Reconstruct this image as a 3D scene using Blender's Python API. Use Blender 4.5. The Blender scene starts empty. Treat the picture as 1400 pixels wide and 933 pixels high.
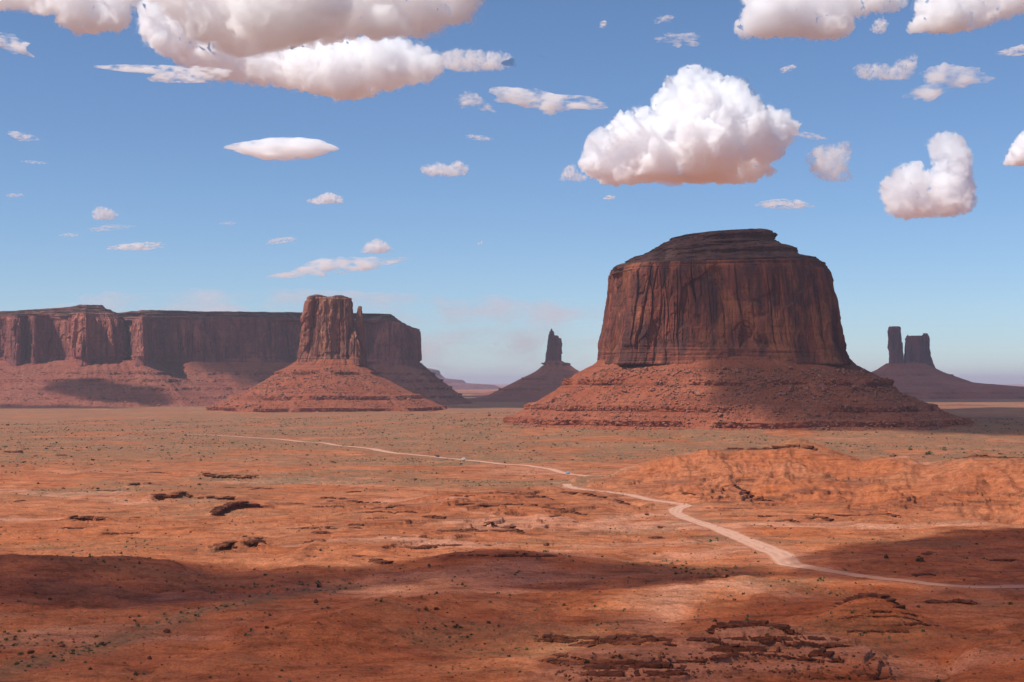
import bpy, bmesh, math, random
import numpy as np
from mathutils import Vector, Matrix

rnd = random.Random(7)
nrs = np.random.RandomState(11)
scene = bpy.context.scene
COL = scene.collection

# ------------------------------------------------------------------ camera
FPX = 1944.4            # 50 mm lens on a 1400 px wide picture
HOR = 523.0             # picture row of the true horizon
CAMZ = 70.0             # the viewpoint stands 70 m above the valley floor
PITCH = math.atan((HOR - 466.5) / FPX)
cam_d = bpy.data.cameras.new('camera')
cam_d.lens = 50.0
cam_d.sensor_width = 36.0
cam_d.clip_start = 0.5
cam_d.clip_end = 200000.0
cam = bpy.data.objects.new('camera', cam_d)
cam.location = (0, 0, CAMZ)
cam.rotation_euler = (math.radians(90) + PITCH, 0, 0)
COL.objects.link(cam)
scene.camera = cam

# ------------------------------------------------------------------ sun, sky, exposure
SUN_EL = math.radians(53)
SUN_AZ = math.radians(120)          # to the left of the view direction
SUN = Vector((-math.sin(SUN_AZ) * math.cos(SUN_EL), math.cos(SUN_AZ) * math.cos(SUN_EL), math.sin(SUN_EL)))
sl = bpy.data.lights.new('sun', 'SUN')
sl.energy = 5.0
sl.angle = math.radians(0.5)
sl.color = (1.0, 0.955, 0.88)
so = bpy.data.objects.new('sun', sl)
so.rotation_euler = SUN.to_track_quat('Z', 'Y').to_euler()
so.location = (0, 0, 500)
COL.objects.link(so)

world = bpy.data.worlds.new('World')
scene.world = world
world.use_nodes = True
wn = world.node_tree.nodes
wl = world.node_tree.links
wn.clear()
sky = wn.new('ShaderNodeTexSky')
sky.sky_type = 'NISHITA'
sky.sun_disc = False
sky.sun_elevation = SUN_EL
sky.sun_rotation = math.atan2(SUN.x, SUN.y)
sky.altitude = 1700
sky.air_density = 1.0
sky.dust_density = 0.4
sky.ozone_density = 7.0
bgn = wn.new('ShaderNodeBackground')
bgn.inputs['Strength'].default_value = 0.117
wo = wn.new('ShaderNodeOutputWorld')
wl.new(sky.outputs[0], bgn.inputs[0])
wl.new(bgn.outputs[0], wo.inputs[0])

scene.view_settings.view_transform = 'Standard'
scene.view_settings.look = 'None'
scene.view_settings.exposure = 0.0
scene.view_settings.gamma = 1.0
scene.view_settings.use_curve_mapping = False
scene.render.engine = 'CYCLES'
cy = scene.cycles
cy.max_bounces = 66
cy.diffuse_bounces = 3
cy.glossy_bounces = 2
cy.transmission_bounces = 2
cy.volume_bounces = 64
cy.transparent_max_bounces = 16
cy.use_denoising = True
cy.caustics_reflective = False
cy.caustics_refractive = False

HAZE_DENSITY = 3.4e-5
HAZE_COLOR = (0.74, 0.83, 1.0, 1)

# ------------------------------------------------------------------ picture -> world helpers
CP, SP = math.cos(PITCH), math.sin(PITCH)


def ray(px, py):
    x = (px - 700.0) / FPX
    u = (466.5 - py) / FPX
    return Vector((x, CP - u * SP, SP + u * CP))


def at(px, py, Y):
    d = ray(px, py)
    t = Y / d.y
    return Vector((d.x * t, Y, CAMZ + d.z * t))


def zat(py, Y):
    return at(700, py, Y).z


def xat(px, Y):
    return at(px, HOR, Y).x


def polar(px, py, r):
    d = ray(px, py)
    h = math.hypot(d.x, d.y)
    return math.atan2(d.x, d.y), CAMZ + d.z / h * r


# ------------------------------------------------------------------ numpy noise
_perm = nrs.permutation(256).astype(np.int32)
_perm = np.concatenate([_perm, _perm, _perm])
_ga = np.linspace(0, 2 * np.pi, 256, endpoint=False)
_gx, _gy = np.cos(_ga).astype(np.float32), np.sin(_ga).astype(np.float32)
_g3 = nrs.normal(size=(256, 3)).astype(np.float32)
_g3 /= np.linalg.norm(_g3, axis=1)[:, None]


def pn2(x, y, seed=0):
    x = np.asarray(x, np.float64) + seed * 17.31
    y = np.asarray(y, np.float64) + seed * 7.77
    xf, yf = np.floor(x), np.floor(y)
    xi, yi = xf.astype(np.int64) & 255, yf.astype(np.int64) & 255
    fx, fy = (x - xf).astype(np.float32), (y - yf).astype(np.float32)
    u = fx * fx * fx * (fx * (fx * 6 - 15) + 10)
    v = fy * fy * fy * (fy * (fy * 6 - 15) + 10)

    def g(ix, iy, dx, dy):
        h = _perm[_perm[ix] + iy] & 255
        return _gx[h] * dx + _gy[h] * dy
    x1, y1 = (xi + 1) & 255, (yi + 1) & 255
    a = g(xi, yi, fx, fy)
    b = g(x1, yi, fx - 1, fy)
    c = g(xi, y1, fx, fy - 1)
    d = g(x1, y1, fx - 1, fy - 1)
    ab = a + u * (b - a)
    cd = c + u * (d - c)
    return (ab + v * (cd - ab)) * 1.5


def fbm2(x, y, octv=5, seed=0, gain=0.5):
    t = 0
    a = 1.0
    s = 0
    f = 1.0
    for i in range(octv):
        t = t + a * pn2(x * f, y * f, seed + i * 3.1)
        s += a
        a *= gain
        f *= 2.03
    return t / s * 1.3


def pn3(x, y, z, seed=0):
    x = np.asarray(x, np.float64) + seed * 13.7
    y = np.asarray(y, np.float64) + seed * 5.3
    z = np.asarray(z, np.float64) + seed * 9.1
    xf, yf, zf = np.floor(x), np.floor(y), np.floor(z)
    xi, yi, zi = xf.astype(np.int64) & 255, yf.astype(np.int64) & 255, zf.astype(np.int64) & 255
    fx, fy, fz = (x - xf).astype(np.float32), (y - yf).astype(np.float32), (z - zf).astype(np.float32)
    u, v, w = [f * f * f * (f * (f * 6 - 15) + 10) for f in (fx, fy, fz)]
    r = []
    for k in (0, 1):
        for j in (0, 1):
            for i in (0, 1):
                h = _perm[_perm[_perm[(xi + i) & 255] + ((yi + j) & 255)] + ((zi + k) & 255)] & 255
                g = _g3[h]
                r.append(g[..., 0] * (fx - i) + g[..., 1] * (fy - j) + g[..., 2] * (fz - k))
    a = r[0] + u * (r[1] - r[0])
    b = r[2] + u * (r[3] - r[2])
    c = r[4] + u * (r[5] - r[4])
    d = r[6] + u * (r[7] - r[6])
    ab = a + v * (b - a)
    cd = c + v * (d - c)
    return (ab + w * (cd - ab)) * 1.5


def fbm3(x, y, z, octv=4, seed=0, gain=0.5):
    t = 0
    a = 1.0
    s = 0
    f = 1.0
    for i in range(octv):
        t = t + a * pn3(x * f, y * f, z * f, seed + i * 2.3)
        s += a
        a *= gain
        f *= 2.07
    return t / s * 1.3


def hash2(ix, iy, seed=0):
    n = (ix.astype(np.int64) * 374761393 + iy.astype(np.int64) * 668265263 + int(seed * 1013) * 69069) & 0x7fffffff
    n = ((n ^ (n >> 13)) * 1274126177) & 0x7fffffff
    n = n ^ (n >> 16)
    return (n & 0xffff) / 65535.0


def worley(x, y, seed=0, jit=0.9):
    """F1, F2 and the id of the nearest cell."""
    xf, yf = np.floor(x), np.floor(y)
    f1 = np.full(x.shape, 9.0)
    f2 = np.full(x.shape, 9.0)
    cid = np.zeros(x.shape)
    for j in (-1, 0, 1):
        for i in (-1, 0, 1):
            cx, cyy = xf + i, yf + j
            px = cx + 0.5 + (hash2(cx, cyy, seed) - 0.5) * jit
            py = cyy + 0.5 + (hash2(cx, cyy, seed + 7) - 0.5) * jit
            d = np.hypot(px - x, py - y)
            near = d < f1
            f2 = np.where(near, f1, np.minimum(f2, d))
            cid = np.where(near, hash2(cx, cyy, seed + 19), cid)
            f1 = np.where(near, d, f1)
    return f1, f2, cid


def sstep(a, b, x):
    t = np.clip((x - a) / (b - a), 0, 1)
    return t * t * (3 - 2 * t)


# ------------------------------------------------------------------ object helpers
def mesh_np(name, V, faces, smooth=True):
    """mesh from a vertex array and an (n,4) or (n,3) face array (or a list of such)"""
    me = bpy.data.meshes.new(name)
    fl = faces if isinstance(faces, list) else [faces]
    fl = [np.asarray(f, np.int32) for f in fl if len(f)]
    V = np.asarray(V, np.float32)
    me.vertices.add(len(V))
    me.vertices.foreach_set('co', V.ravel())
    loops = np.concatenate([f.ravel() for f in fl])
    sizes = np.concatenate([np.full(len(f), f.shape[1], np.int32) for f in fl])
    starts = np.concatenate([[0], np.cumsum(sizes)[:-1]]).astype(np.int32)
    me.loops.add(len(loops))
    me.loops.foreach_set('vertex_index', loops)
    me.polygons.add(len(sizes))
    me.polygons.foreach_set('loop_start', starts)
    me.polygons.foreach_set('loop_total', sizes)
    me.polygons.foreach_set('use_smooth', np.full(len(sizes), smooth))
    me.update(calc_edges=True)
    return me


def link(name, me, mat=None, parent=None):
    o = bpy.data.objects.new(name, me)
    COL.objects.link(o)
    if mat is not None:
        me.materials.append(mat)
    if parent is not None:
        o.parent = parent
        o.matrix_parent_inverse = Matrix.Translation(parent.location).inverted() if parent.rotation_euler.z == 0 else Matrix()
    return o


def tag(o, label=None, cat=None, group=None, kind=None):
    if label:
        o['label'] = label
    if cat:
        o['category'] = cat
    if group:
        o['group'] = group
    if kind:
        o['kind'] = kind
    return o


def empty(name, loc):
    o = bpy.data.objects.new(name, None)
    o.location = loc
    o.empty_display_size = 1
    COL.objects.link(o)
    return o


# ------------------------------------------------------------------ materials
class NT:
    def __init__(self, name):
        self.m = bpy.data.materials.new(name)
        self.m.use_nodes = True
        self.n = self.m.node_tree.nodes
        self.l = self.m.node_tree.links
        self.b = self.n['Principled BSDF']
        self.out = self.n['Material Output']
        self.b.inputs['Roughness'].default_value = 0.95
        self.b.inputs['Specular IOR Level'].default_value = 0.15

    def node(self, t, **kw):
        nd = self.n.new(t)
        for k, v in kw.items():
            setattr(nd, k, v)
        return nd

    def pos(self):
        return self.node('ShaderNodeNewGeometry').outputs['Position']

    def mapping(self, src, scale=(1, 1, 1)):
        mp = self.node('ShaderNodeMapping')
        self.l.new(src, mp.inputs['Vector'])
        mp.inputs['Scale'].default_value = scale
        return mp.outputs[0]

    def noise(self, vec, scale, detail=5, rough=0.55, dist=0.0):
        nz = self.node('ShaderNodeTexNoise')
        self.l.new(vec, nz.inputs['Vector'])
        nz.inputs['Scale'].default_value = scale
        nz.inputs['Detail'].default_value = detail
        nz.inputs['Roughness'].default_value = rough
        nz.inputs['Distortion'].default_value = dist
        return nz.outputs[0]

    def voro(self, vec, scale, feature='F1'):
        nz = self.node('ShaderNodeTexVoronoi', feature=feature)
        self.l.new(vec, nz.inputs['Vector'])
        nz.inputs['Scale'].default_value = scale
        return nz

    def ramp(self, src, stops, interp='LINEAR'):
        r = self.node('ShaderNodeValToRGB')
        r.color_ramp.interpolation = interp
        el = r.color_ramp.elements
        while len(el) < len(stops):
            el.new(0.5)
        for e, (p, c) in zip(el, stops):
            e.position = p
            e.color = c if len(c) == 4 else (*c, 1)
        self.l.new(src, r.inputs[0])
        return r.outputs[0]

    def step(self, src, a, b, lo=0.0, hi=1.0):
        r = self.node('ShaderNodeMapRange')
        r.interpolation_type = 'SMOOTHSTEP'
        self.l.new(src, r.inputs['Value'])
        r.inputs['From Min'].default_value = a
        r.inputs['From Max'].default_value = b
        r.inputs['To Min'].default_value = lo
        r.inputs['To Max'].default_value = hi
        return r.outputs[0]

    def math(self, op, a, b=None):
        r = self.node('ShaderNodeMath', operation=op)
        for k, v in enumerate((a, b)):
            if v is None:
                continue
            if isinstance(v, (int, float)):
                r.inputs[k].default_value = v
            else:
                self.l.new(v, r.inputs[k])
        return r.outputs[0]

    def mix(self, fac, a, b, blend='MIX'):
        r = self.node('ShaderNodeMix', data_type='RGBA', blend_type=blend)
        for k, v in ((0, fac), (6, a), (7, b)):
            if isinstance(v, (int, float)):
                r.inputs[k].default_value = v
            elif isinstance(v, tuple):
                r.inputs[k].default_value = v if len(v) == 4 else (*v, 1)
            else:
                self.l.new(v, r.inputs[k])
        return r.outputs[2]

    def bump(self, h, strength, dist):
        bp = self.node('ShaderNodeBump')
        bp.inputs['Strength'].default_value = strength
        bp.inputs['Distance'].default_value = dist
        self.l.new(h, bp.inputs['Height'])
        self.l.new(bp.outputs[0], self.b.inputs['Normal'])

    def color(self, c):
        if isinstance(c, tuple):
            self.b.inputs['Base Color'].default_value = c if len(c) == 4 else (*c, 1)
        else:
            self.l.new(c, self.b.inputs['Base Color'])


def cliff_mat(name, base, dark, light, unit=1.0, bedk=0.4):
    t = NT(name)
    p = t.pos()
    streak = t.noise(t.mapping(p, (0.07 / unit, 0.07 / unit, 0.006 / unit)), 1.0, 6, 0.6, 0.6)
    fine = t.noise(t.mapping(p, (0.35 / unit, 0.35 / unit, 0.02 / unit)), 1.0, 5, 0.65, 0.3)
    patch = t.noise(t.mapping(p, (0.016 / unit, 0.016 / unit, 0.011 / unit)), 1.0, 4, 0.5, 0.8)
    beds = t.noise(t.mapping(p, (0.006 / unit, 0.006 / unit, 0.28 / unit)), 1.0, 4, 0.7)
    grain = t.noise(p, 0.5 / unit, 6, 0.7)
    c = t.mix(t.step(streak, 0.42, 0.62), base, dark)
    varn = t.noise(t.mapping(p, (0.022 / unit, 0.022 / unit, 0.0085 / unit)), 1.0, 5, 0.6, 1.2)
    c = t.mix(t.step(patch, 0.50, 0.62, 0, 0.9), c, light)
    c = t.mix(t.step(varn, 0.52, 0.62, 0, 0.7), c, dark)
    c = t.mix(t.step(fine, 0.50, 0.72, 0, 0.75), c, dark)
    c = t.mix(t.step(beds, 0.52, 0.66, 0, bedk), c, tuple(x * 0.62 for x in base))
    c = t.mix(t.step(grain, 0.35, 0.7, 0.25, 0.0), c, tuple(x * 0.5 for x in base))
    t.color(c)
    hh = t.math('ADD', t.math('MULTIPLY', fine, 0.7), t.math('ADD', t.math('MULTIPLY', grain, 0.6), t.math('MULTIPLY', beds, 0.6)))
    t.bump(hh, 0.9, 2.6 * unit)
    return t.m


def talus_mat(name, base, dark, light, unit=1.0):
    t = NT(name)
    p = t.pos()
    big = t.noise(p, 0.02 / unit, 5, 0.6)
    mid = t.noise(p, 0.13 / unit, 6, 0.7)
    beds = t.noise(t.mapping(p, (0.004, 0.004, 0.34 / unit)), 1.0, 4, 0.65)
    rocks = t.voro(p, 0.30 / unit)
    rocks2 = t.voro(p, 0.85 / unit)
    c = t.mix(t.step(big, 0.35, 0.65), base, light)
    c = t.mix(t.step(beds, 0.52, 0.66, 0, 0.55), c, dark)
    c = t.mix(t.step(mid, 0.50, 0.64, 0, 0.75), c, dark)
    rsel = t.math('MULTIPLY', t.step(rocks.outputs['Distance'], 0.30, 0.16), t.step(mid, 0.42, 0.56))
    c = t.mix(t.math('MULTIPLY', rsel, 0.6), c, t.mix(rocks.outputs['Color'], tuple(x * 0.55 for x in dark), tuple(min(1, x * 1.35) for x in light)))
    t.color(c)
    hh = t.math('ADD', t.math('MULTIPLY', t.step(rocks.outputs['Distance'], 0.5, 0.1), 0.8),
                t.math('ADD', t.math('MULTIPLY', mid, 1.6), t.math('MULTIPLY', t.step(rocks2.outputs['Distance'], 0.5, 0.1), 0.35)))
    t.bump(hh, 0.9, 1.7 * unit)
    return t.m


RED = (0.275, 0.098, 0.058)
M = {}
M['cliff'] = cliff_mat('butte_cliff', (0.265, 0.075, 0.044), (0.068, 0.029, 0.027), (0.38, 0.125, 0.056))
M['cap'] = cliff_mat('cap_beds', (0.155, 0.062, 0.044), (0.06, 0.03, 0.027), (0.22, 0.10, 0.07), 1.0, 0.85)
M['mesa'] = cliff_mat('mesa_cliff', (0.33, 0.095, 0.068), (0.16, 0.055, 0.050), (0.42, 0.145, 0.09), 1.6)
M['mitten'] = cliff_mat('mitten_cliff', (0.32, 0.108, 0.066), (0.14, 0.055, 0.043), (0.42, 0.175, 0.10), 1.2)
M['talus'] = talus_mat('talus_slope', (0.30, 0.078, 0.037), (0.15, 0.044, 0.025), (0.35, 0.105, 0.053))
M['talus_far'] = talus_mat('far_talus', (0.27, 0.076, 0.046), (0.14, 0.047, 0.032), (0.31, 0.102, 0.062), 1.8)
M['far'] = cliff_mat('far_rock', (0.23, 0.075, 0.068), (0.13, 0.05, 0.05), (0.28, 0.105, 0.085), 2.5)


def ground_mat():
    t = NT('red_desert_ground')
    p = t.pos()
    at_ = t.node('ShaderNodeAttribute', attribute_name='cover')
    sep = t.node('ShaderNodeSeparateColor')
    t.l.new(at_.outputs['Color'], sep.inputs[0])
    veg, pale, rock = sep.outputs[0], sep.outputs[1], sep.outputs[2]
    n1 = t.noise(p, 0.0075, 6, 0.6, 0.4)
    n2 = t.noise(p, 0.05, 6, 0.65, 0.3)
    n3 = t.noise(p, 0.42, 5, 0.7)
    n4 = t.noise(p, 2.1, 3, 0.6)
    beds = t.noise(t.mapping(p, (0.01, 0.01, 0.9)), 1.0, 4, 0.7)
    n5 = t.noise(t.mapping(p, (0.012, 0.03, 0.05)), 1.0, 5, 0.65, 0.5)
    c = t.mix(t.step(n1, 0.38, 0.62), (0.400, 0.112, 0.038), (0.435, 0.146, 0.062))
    c = t.mix(t.step(n5, 0.46, 0.66, 0, 0.75), c, (0.330, 0.126, 0.058))
    c = t.mix(t.step(n2, 0.50, 0.66, 0, 0.7), c, (0.306, 0.079, 0.031))
    c = t.mix(t.step(n3, 0.50, 0.68, 0, 0.6), c, (0.240, 0.072, 0.032))
    c = t.mix(t.step(n4, 0.56, 0.72, 0, 0.4), c, (0.504, 0.216, 0.114))
    c = t.mix(t.math('MULTIPLY', rock, t.step(beds, 0.40, 0.58, 0.25, 0.95)), c, (0.162, 0.050, 0.026))
    c = t.mix(t.math('MULTIPLY', pale, 0.75), c, t.mix(n2, (0.564, 0.270, 0.174), (0.492, 0.210, 0.120)))
    n6 = t.noise(p, 1.15, 6, 0.8)
    n7 = t.noise(t.mapping(p, (0.05, 0.11, 0.5)), 1.0, 6, 0.75, 0.4)
    c = t.mix(1.0, c, t.ramp(n6, [(0.30, (0.58, 0.54, 0.50)), (0.48, (1.0, 1.0, 1.0)), (0.66, (1.32, 1.34, 1.36))]), 'MULTIPLY')
    c = t.mix(1.0, c, t.ramp(n7, [(0.36, (0.55, 0.50, 0.46)), (0.50, (0.98, 0.98, 0.98)), (0.65, (1.22, 1.27, 1.32))]), 'MULTIPLY')
    # dry ground cover: grey-green low growth mottled over the red soil
    v1 = t.noise(p, 0.30, 4, 0.75)
    v2 = t.noise(p, 0.035, 5, 0.65)
    vm = t.math('MULTIPLY', veg, t.step(t.math('ADD', t.math('MULTIPLY', v1, 0.6), t.math('MULTIPLY', v2, 0.4)), 0.36, 0.60))
    c = t.mix(t.math('MULTIPLY', vm, 0.85), c, t.mix(t.step(v1, 0.4, 0.65), (0.205, 0.135, 0.075), (0.125, 0.098, 0.055)))
    # low plants too small to stand out one by one
    for sc_, lim_, cc in ((0.42, 0.26, (0.095, 0.075, 0.036)), (0.9, 0.30, (0.15, 0.095, 0.045))):
        vo = t.voro(p, sc_)
        sc2 = t.node('ShaderNodeSeparateColor')
        t.l.new(vo.outputs['Color'], sc2.inputs[0])
        dot = t.math('MULTIPLY', t.step(vo.outputs['Distance'], lim_, lim_ * 0.5), t.step(sc2.outputs[0], 0.55, 0.60))
        dot = t.math('MULTIPLY', dot, t.step(t.math('ADD', v2, t.math('MULTIPLY', veg, 0.25)), 0.47, 0.58, 0.05, 0.9))
        c = t.mix(dot, c, cc)
    t.color(c)
    hh = t.math('ADD', t.math('MULTIPLY', n3, 0.5), t.math('ADD', t.math('MULTIPLY', n2, 1.6), t.math('MULTIPLY', n4, 0.12)))
    t.bump(hh, 1.0, 1.3)
    return t.m


def road_mat():
    t = NT('dirt_road')
    p = t.pos()
    n2 = t.noise(p, 0.08, 5, 0.6)
    n3 = t.noise(p, 0.7, 5, 0.7)
    uv = t.node('ShaderNodeUVMap')
    sx = t.node('ShaderNodeSeparateXYZ')
    t.l.new(uv.outputs[0], sx.inputs[0])
    w = t.math('ABSOLUTE', t.math('SINE', t.math('MULTIPLY', sx.outputs[0], 9.4)))
    c = t.mix(n2, (0.54, 0.265, 0.17), (0.64, 0.37, 0.26))
    c = t.mix(t.step(n3, 0.5, 0.75, 0, 0.5), c, (0.36, 0.165, 0.10))
    c = t.mix(t.math('MULTIPLY', t.math('MULTIPLY', t.step(w, 0.35, 0.95), 0.5), t.step(n2, 0.4, 0.65)), c, (0.34, 0.16, 0.10))
    n8 = t.noise(p, 0.16, 6, 0.75)
    edge = t.math('ABSOLUTE', sx.outputs[0])
    c = t.mix(t.step(t.math('ADD', edge, t.math('MULTIPLY', t.math('SUBTRACT', n8, 0.5), 0.55)), 0.30, 0.50), c, (0.42, 0.15, 0.07))
    t.color(c)
    t.bump(n3, 0.5, 0.3)
    return t.m


def plain_mat(name, c1, c2, scale, rough=0.9, spec=0.15):
    t = NT(name)
    n = t.noise(t.pos(), scale, 4, 0.6)
    t.color(t.mix(t.step(n, 0.35, 0.65), c1, c2))
    t.b.inputs['Roughness'].default_value = rough
    t.b.inputs['Specular IOR Level'].default_value = spec
    return t.m


M['ground'] = ground_mat()
M['road'] = road_mat()
M['ledge'] = cliff_mat('ledge_rock', (0.20, 0.060, 0.028), (0.085, 0.030, 0.017), (0.29, 0.095, 0.045), 0.12)
M['boulder'] = plain_mat('boulder_rock', (0.17, 0.06, 0.038), (0.34, 0.14, 0.085), 0.3)
M['boulder_dark'] = plain_mat('dark_boulder', (0.12, 0.05, 0.03), (0.24, 0.09, 0.05), 0.8)


def volume_mat(name, color, density, aniso=0.0):
    m = bpy.data.materials.new(name)
    m.use_nodes = True
    n = m.node_tree.nodes
    n.clear()
    out = n.new('ShaderNodeOutputMaterial')
    v = n.new('ShaderNodeVolumePrincipled')
    v.inputs['Color'].default_value = color
    v.inputs['Density'].default_value = density
    v.inputs['Anisotropy'].default_value = aniso
    m.node_tree.links.new(v.outputs[0], out.inputs['Volume'])
    return m


# ================================================================== TERRAIN
def ridge(TH, R, pts, wf, wb, pf=1.4, pb=1.6, smooth=11):
    """pts: (px, py, distance) of the crest as seen from the viewpoint; returns height field, front parameter, crest radius"""
    a = []
    for px, py, r in pts:
        th, z = polar(px, py, r)
        a.append((th, r, max(z, 0.0)))
    a = np.array(a)
    a[0, 2] = a[-1, 2] = 0.0
    th = TH[0]
    rc = np.interp(th, a[:, 0], a[:, 1])
    zc = np.interp(th, a[:, 0], a[:, 2], left=0, right=0)
    k = np.ones(smooth) / smooth
    rc2 = np.convolve(np.pad(rc, smooth // 2, mode='edge'), k, 'valid')
    zc2 = np.convolve(np.pad(zc, smooth // 2, mode='edge'), k, 'valid')
    rc2, zc2 = rc2[None, :], zc2[None, :]
    d = R - rc2
    tf = np.clip(-d / wf, 0, 1)
    tb = np.clip(d / wb, 0, 1)
    prof = np.where(d < 0, (1 - tf) ** pf, (1 - sstep(0, 1, tb)) if pb < 0 else (1 - tb) ** pb)
    return zc2 * prof, tf, zc2, rc2, d


def fine_angles():
    d = math.radians(0.0355)
    half = math.radians(23.5)
    mid = np.arange(-half, half, d)
    side = np.linspace(half, math.pi, 70)[1:]
    return np.concatenate([-side[::-1][1:], mid, side])


th1 = fine_angles()
inv = np.linspace(1 / 318.0, 1 / 1300.0, 880)
inv2 = np.linspace(1 / 1300.0, 1 / 3600.0, 190)[1:]
r1 = np.concatenate([np.geomspace(2.0, 318.0, 60)[:-1], 1 / inv, 1 / inv2, np.geomspace(3600, 70000, 70)[1:]])
R, TH = np.meshgrid(r1, th1, indexing='ij')
X, Y = R * np.sin(TH), R * np.cos(TH)

# gently rolling base
amp = sstep(250, 420, R)
H = amp * (1.7 * fbm2(X / 210, Y / 130, 4, 1) + 0.9 * fbm2(X / 55, Y / 40, 4, 2) * (1 - sstep(1500, 4000, R)))
H += amp * 0.45 * fbm2(X / 14, Y / 11, 3, 3) * (1 - sstep(900, 1500, R))
H += amp * 0.16 * fbm2(X / 3.6, Y / 3.2, 2, 4) * (1 - sstep(500, 850, R))
# rills and small banks of the near ground
H += sstep(300, 360, R) * (1 - sstep(700, 900, R)) * 1.1 * (0.40 - np.abs(fbm2(X / 34 + 0.5 * fbm2(X / 30, Y / 24, 2, 15), Y / 20, 4, 16)) * 1.5)
# larger dunes of the near ground
nearw = sstep(300, 360, R) * (1 - sstep(520, 690, R))
H += nearw * (3.4 * fbm2(X / 95 + 0.3 * fbm2(X / 60, Y / 60, 2, 9), Y / 62, 3, 5))
H += 6 * sstep(4000, 9000, R) * fbm2(X / 2500, Y / 1800, 3, 6)
# swell between the two buttes and aprons round the buttes
for px, Yc, z, sx, sy in ((655, 2560, 13, 320, 230), (1010, 2080, 9, 520, 360), (450, 3150, 7, 480, 300), (60, 4200, 9, 900, 500),
                          (1330, 2300, 6, 500, 300)):
    H += z * np.exp(-((X - xat(px, Yc)) / sx) ** 2 - ((Y - Yc) / sy) ** 2)

for pxc, Yc, ra, rb, z in ((992, 2100, 350, 365, 8.0), (452, 3200, 290, 285, 5.0)):
    e_ = np.hypot((X - xat(pxc, Yc)) / ra, (Y - Yc) / rb)
    H += z * np.exp(-(e_ / 1.22) ** 4) * (1 + 0.35 * fbm2(X / 40, Y / 60, 4, 12))
# low eroded swales of the middle ground
mg = sstep(560, 700, R) * (1 - sstep(1500, 2000, R))
H += mg * 2.2 * (0.42 - np.abs(fbm2(X / 110 + 0.4 * fbm2(X / 70, Y / 50, 2, 14), Y / 52, 4, 13)) * 1.5)
# crest hill on the right (badlands)
f, tf, zc, rc, d = ridge(TH, R, [(768, 672, 960), (782, 663, 965), (792, 658, 970), (806, 653.5, 985), (850, 640, 1010), (900, 627, 1020), (968, 614, 1040), (1040, 614, 1050), (1095, 612, 1055),
                                 (1138, 624, 1040), (1180, 632, 1025), (1205, 624.5, 1015), (1243, 624, 1010), (1262, 634, 1010), (1282, 630, 1000), (1300, 627, 990),
                                 (1340, 624, 975), (1400, 627, 965), (1500, 625, 950), (1650, 632, 940), (1800, 670, 940)], 265, 70, 1.25, 1.2)
rel = np.clip(zc / 22, 0, 1)
lat = (TH * rc)
warp = 9 * fbm2(lat / 50, R / 70, 3, 21)
front = np.where(d < 0, sstep(0.0, 0.10, tf) * (1 - sstep(0.75, 1.0, tf)), 0) * rel
n1 = 1 - np.abs(fbm2((lat + warp + 0.25 * d) / 52, R / 210, 2, 22)) * 1.7
n2 = 1 - np.abs(fbm2((lat + warp * 0.6) / 17, R / 75, 3, 23)) * 1.7
H = H * (1 - 0.75 * (f > 1) * rel) + f
H += front * (6.5 * (n1 - 0.62) + 2.3 * (n2 - 0.6))
H += front * 2.4 * fbm2(X / 70, Y / 50, 4, 24)
n3r = 1 - np.abs(fbm2((lat + warp * 0.5) / 6.5, R / 40, 2, 27)) * 1.8
H += front * 0.75 * (n3r - 0.6)
hillmask = np.clip(front * 1.5, 0, 1)
# small cone above its caprock
for px, py, r_, w in ((1090, 597.5, 1062, 20), (1062, 608, 1064, 22), (1117, 610, 1060, 17)):
    th0, z0 = polar(px, py, r_)
    cx, cyy = r_ * math.sin(th0), r_ * math.cos(th0)
    dd = np.hypot(X - cx, Y - cyy)
    near = np.hypot(R - r_, (TH - th0) * r_)
    base = np.where(dd < w * 2.2, z0 - 0.36 * dd - 0.6 * fbm2(X / 5, Y / 5, 2, 26), -99)
    H = np.where(dd < w * 2.2, np.maximum(H, base), H)

# left-centre ridge with strata steps
f, tf, zc, rc, d = ridge(TH, R, [(380, 722, 690), (440, 712, 715), (500, 702, 735), (535, 688, 770), (570, 683, 790), (605, 674, 800), (650, 672, 815), (700, 668, 830),
                                 (760, 663, 860), (790, 664, 875), (830, 676, 850), (870, 690, 820)], 190, 60, 1.15, 1.3)
rel2 = np.clip(zc / 6, 0, 1)
lat = TH * rc
front2 = np.where(d < 0, sstep(0, 0.08, tf) * (1 - sstep(0.85, 1, tf)), 0) * rel2
H = H * (1 - 0.5 * rel2 * (f > 0.4)) + f
H += front2 * (2.2 * (0.45 - np.abs(fbm2((lat + 8 * fbm2(X / 40, Y / 40, 2, 31)) / 30, R / 120, 3, 32)) * 1.5) + 0.8 * fbm2(X / 25, Y / 16, 4, 33))

# near mounds
def add_ridge(pts, wf, wb, pf=1.4, pb=1.6, k=0.4):
    global H
    f_, _, zc_, _, d_ = ridge(TH, R, pts, wf, wb, pf, pb)
    H = H * (1 - k * np.clip(f_ / 4, 0, 1)) + f_
    return f_


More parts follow.
